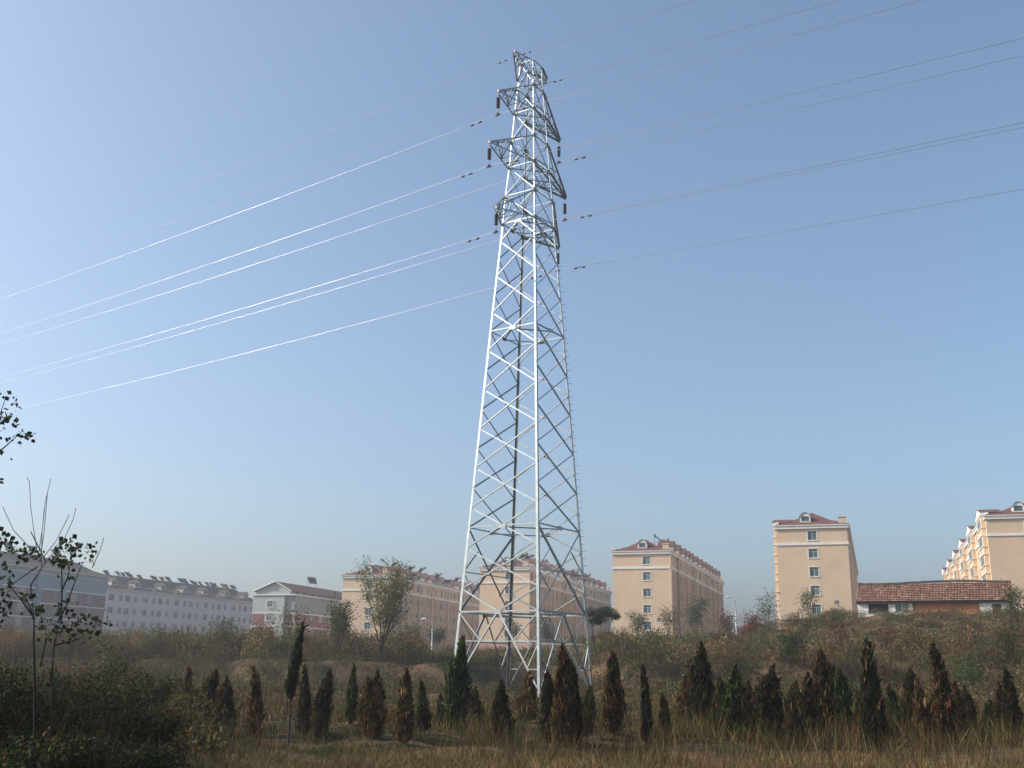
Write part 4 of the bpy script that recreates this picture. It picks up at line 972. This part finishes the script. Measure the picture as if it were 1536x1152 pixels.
tag(bpy.data.objects['scrub_middle'], 'brown and grey green scrub behind the pylon and under the middle blocks', 'scrub')
sp = []
for _ in range(800):   # right-hand slope up to the farmhouse
    px = rng.uniform(1000, 1620); Yd = rng.uniform(44, 97); x = (px - 768) / FPX * Yd
    h = rng.uniform(.6, 1.7) * (1.0 if Yd < 80 else .6); sp.append((x, Yd, h, rng.uniform(.5, 1.3)))
thicket('weedy_slope', sp, [BROWN, TAN, OLIVE, GREYB, RUST, GREEN, DBROWN], [4, 4, 5, 2, 1.5, 4, 2], 190, .10, 34)
tag(bpy.data.objects['weedy_slope'], 'dry weeds and low bushes covering the slope below the farmhouse', 'weeds')
sp = []
for _ in range(800):   # dark bank face and low ground between cypresses and bank
    px = rng.uniform(-60, 1000); Yd = rng.uniform(66, 91); x = (px - 768) / FPX * Yd; sp.append((x, Yd, rng.uniform(.4, 1.1) * (.5 if 330 < px < 560 and Yd > 81 else 1), rng.uniform(.5, 1.3)))
thicket('bank_weeds', sp, [DBROWN, DGREEN, BROWN, GREEN, OLIVE], [4, 3, 3, 2, 2], 170, .10, 26)
tag(bpy.data.objects['bank_weeds'], 'low dark weeds along the bank behind the pylon', 'weeds')
sp = []
for _ in range(380):   # low rough growth on the field between the cypresses and the bank
    px = rng.uniform(230, 1080); Yd = rng.uniform(31, 70); x = (px - 768) / FPX * Yd
    if math.sin(x * .7 + 1) * math.sin(Yd * .33 + x * .2) + .4 * rng.normal() > -.25: sp.append((x, Yd, rng.uniform(.35, .95), rng.uniform(.4, 1.2)))
thicket('field_scrub', sp, [DBROWN, BROWN, OLIVE, GREEN, DGREEN, TAN], [3, 4, 3, 3, 2, 1.5], 260, .075, 44)
tag(bpy.data.objects['field_scrub'], 'patches of low tangled scrub on the field round the pylon feet', 'scrub')
sp = []
for _ in range(560):   # low ground left, reddish brown scrub in the middle distance
    px = rng.uniform(-60, 330) + 60 * (rng.random() < .3); Yd = 21 + 60 * rng.random() ** 1.4; x = (px - 768) / FPX * Yd; sp.append((x, Yd, rng.uniform(.5, 1.35), rng.uniform(.4, 1.0)))
for _ in range(300):
    px = rng.uniform(-80, 345); Yd = rng.uniform(68, 92); x = (px - 768) / FPX * Yd; sp.append((x, Yd, rng.uniform(1.2, 2.3), rng.uniform(.7, 1.4)))
thicket('scrub_near_left', sp, [BROWN, DBROWN, DGREEN, RUST, OLIVE, GREEN], [4, 3, 3, 2, 3, 2], 230, .085, 34)
tag(bpy.data.objects['scrub_near_left'], 'reddish brown scrub behind the sapling at the left', 'scrub')

# ------------------------------------------------------------------ grass and dry stalks
def grass(name, x0, x1, y0, y1, n, hgt, wdt, cols, wts, lean=.5, mask=None, px=None):
    x = rng.uniform(x0, x1, n); y = y0 + (y1 - y0) * rng.random(n) ** .85
    if px: x = (rng.uniform(px[0], px[1], n) - 768) / FPX * y
    f = np.sin(x * 1.1 + 2) * np.sin(y * 1.6 + x * .4) + .6 * np.sin(x * 3.1 + y * 2.2) + .4 * rng.normal(size=n)
    k = f > (-.5 if mask is None else mask); x, y, f = x[k], y[k], f[k]; n = len(x)
    z = terrain(x, y); h = hgt * rng.uniform(.35, 1.15, (n, 1)) * (1 + .5 * np.clip(f, -1, 1))[:, None]
    V = np.stack([rng.normal(size=n) * lean, rng.normal(size=n) * lean, np.ones(n)], 1); V = V / np.linalg.norm(V, axis=1)[:, None] * h
    U = np.cross(V, rdir(n)); U /= np.linalg.norm(U, axis=1)[:, None]
    c = palette(n, cols, wts, .25) * (1 + .15 * np.sin(x * .8 + y))[:, None]
    P_ = np.stack([x, y, z], 1) + V * .48
    return tag(link(name, cards_mesh(name, P_, U * wdt, V, np.clip(c, .005, .6), M['grassm'], tri=True)), kind='stuff')
o = grass('dry_grass', 0, 0, 13.5, 22.5, 120000, .20, .011, [TAN, STRAW, BROWN, OLIVE, GREYB], [5, 5, 2, 2, 2], .85, px=(-120, 1660), mask=-.6); tag(o, 'dry straw coloured grass along the bottom edge', 'grass')
o = grass('green_grass', 0, 0, 20, 29, 60000, .14, .010, [GREEN, OLIVE, DGREEN, BROWN], [4, 4, 2, 3], .6, px=(-100, 1000), mask=-.2); tag(o, 'short green grass at the feet of the cypresses', 'grass')
o = grass('dry_stalks', 0, 0, 17, 30, 16000, .6, .010, [BROWN, TAN, OLIVE, GREYB, DBROWN], [4, 2.5, 2, 2, 3], .38, px=(700, 1640), mask=.2); tag(o, 'tall brown dry stalks tangled among the cypresses', 'dry weeds')
o = grass('dry_stalks', 0, 0, 18, 28, 5000, .6, .010, [BROWN, TAN, GREYB, DBROWN], [4, 2, 2, 2], .4, px=(-60, 700), mask=.4); tag(o, 'sparse dry stalks between the left cypresses', 'dry weeds')
o = grass('twiggy_stems', 0, 0, 13.5, 28, 5500, 1.5, .007, [GREYB, BROWN, DBROWN, OLIVE], [3, 3, 3, 2], .4, px=(-80, 290), mask=.1); tag(o, 'thin bare stems poking out of the dark bushes at the bottom left', 'dry weeds')
o = grass('field_weeds', 0, 0, 28, 86, 130000, .45, .020, [BROWN, TAN, OLIVE, GREEN, DBROWN], [4, 3, 4, 2, 3], .45, px=(100, 1060), mask=.1); tag(o, 'patchy weeds on the dirt field round the pylon', 'weeds')
o = grass('green_tufts', 0, 0, 40, 90, 40000, .5, .03, [GREEN, (.06, .10, .02), OLIVE], [3, 3, 2], .6, px=(900, 1640), mask=1.15); tag(o, 'patches of green growth among the dry weeds on the slope', 'weeds')
o = grass('slope_weeds', 0, 0, 26, 72, 150000, .62, .018, [BROWN, TAN, STRAW, OLIVE, RUST, DBROWN, GREEN], [4, 4, 2, 4, 1.5, 3, 3], .42, px=(960, 1640), mask=-.5); tag(o, 'tall dry weeds on the lower right hand slope', 'weeds')

# ------------------------------------------------------------------ air
hz_ = MB(); hz_.box(-1700, 1700, -500, 2400, -3.0, 50.0)
me = hz_.mesh('haze', []) if False else bpy.data.meshes.new('haze'); me.from_pydata(hz_.v, [], hz_.f)
hm = bpy.data.materials.new('haze_air'); hm.use_nodes = True; n = hm.node_tree; n.nodes.clear()
o_ = n.nodes.new('ShaderNodeOutputMaterial'); pv = n.nodes.new('ShaderNodeVolumePrincipled'); pv.inputs['Density'].default_value = HAZE
pv.inputs['Color'].default_value = (.73, .745, .76, 1); pv.inputs['Anisotropy'].default_value = .5
n.links.new(pv.outputs[0], o_.inputs['Volume']); me.materials.append(hm)
tag(link('haze', me), kind='stuff')
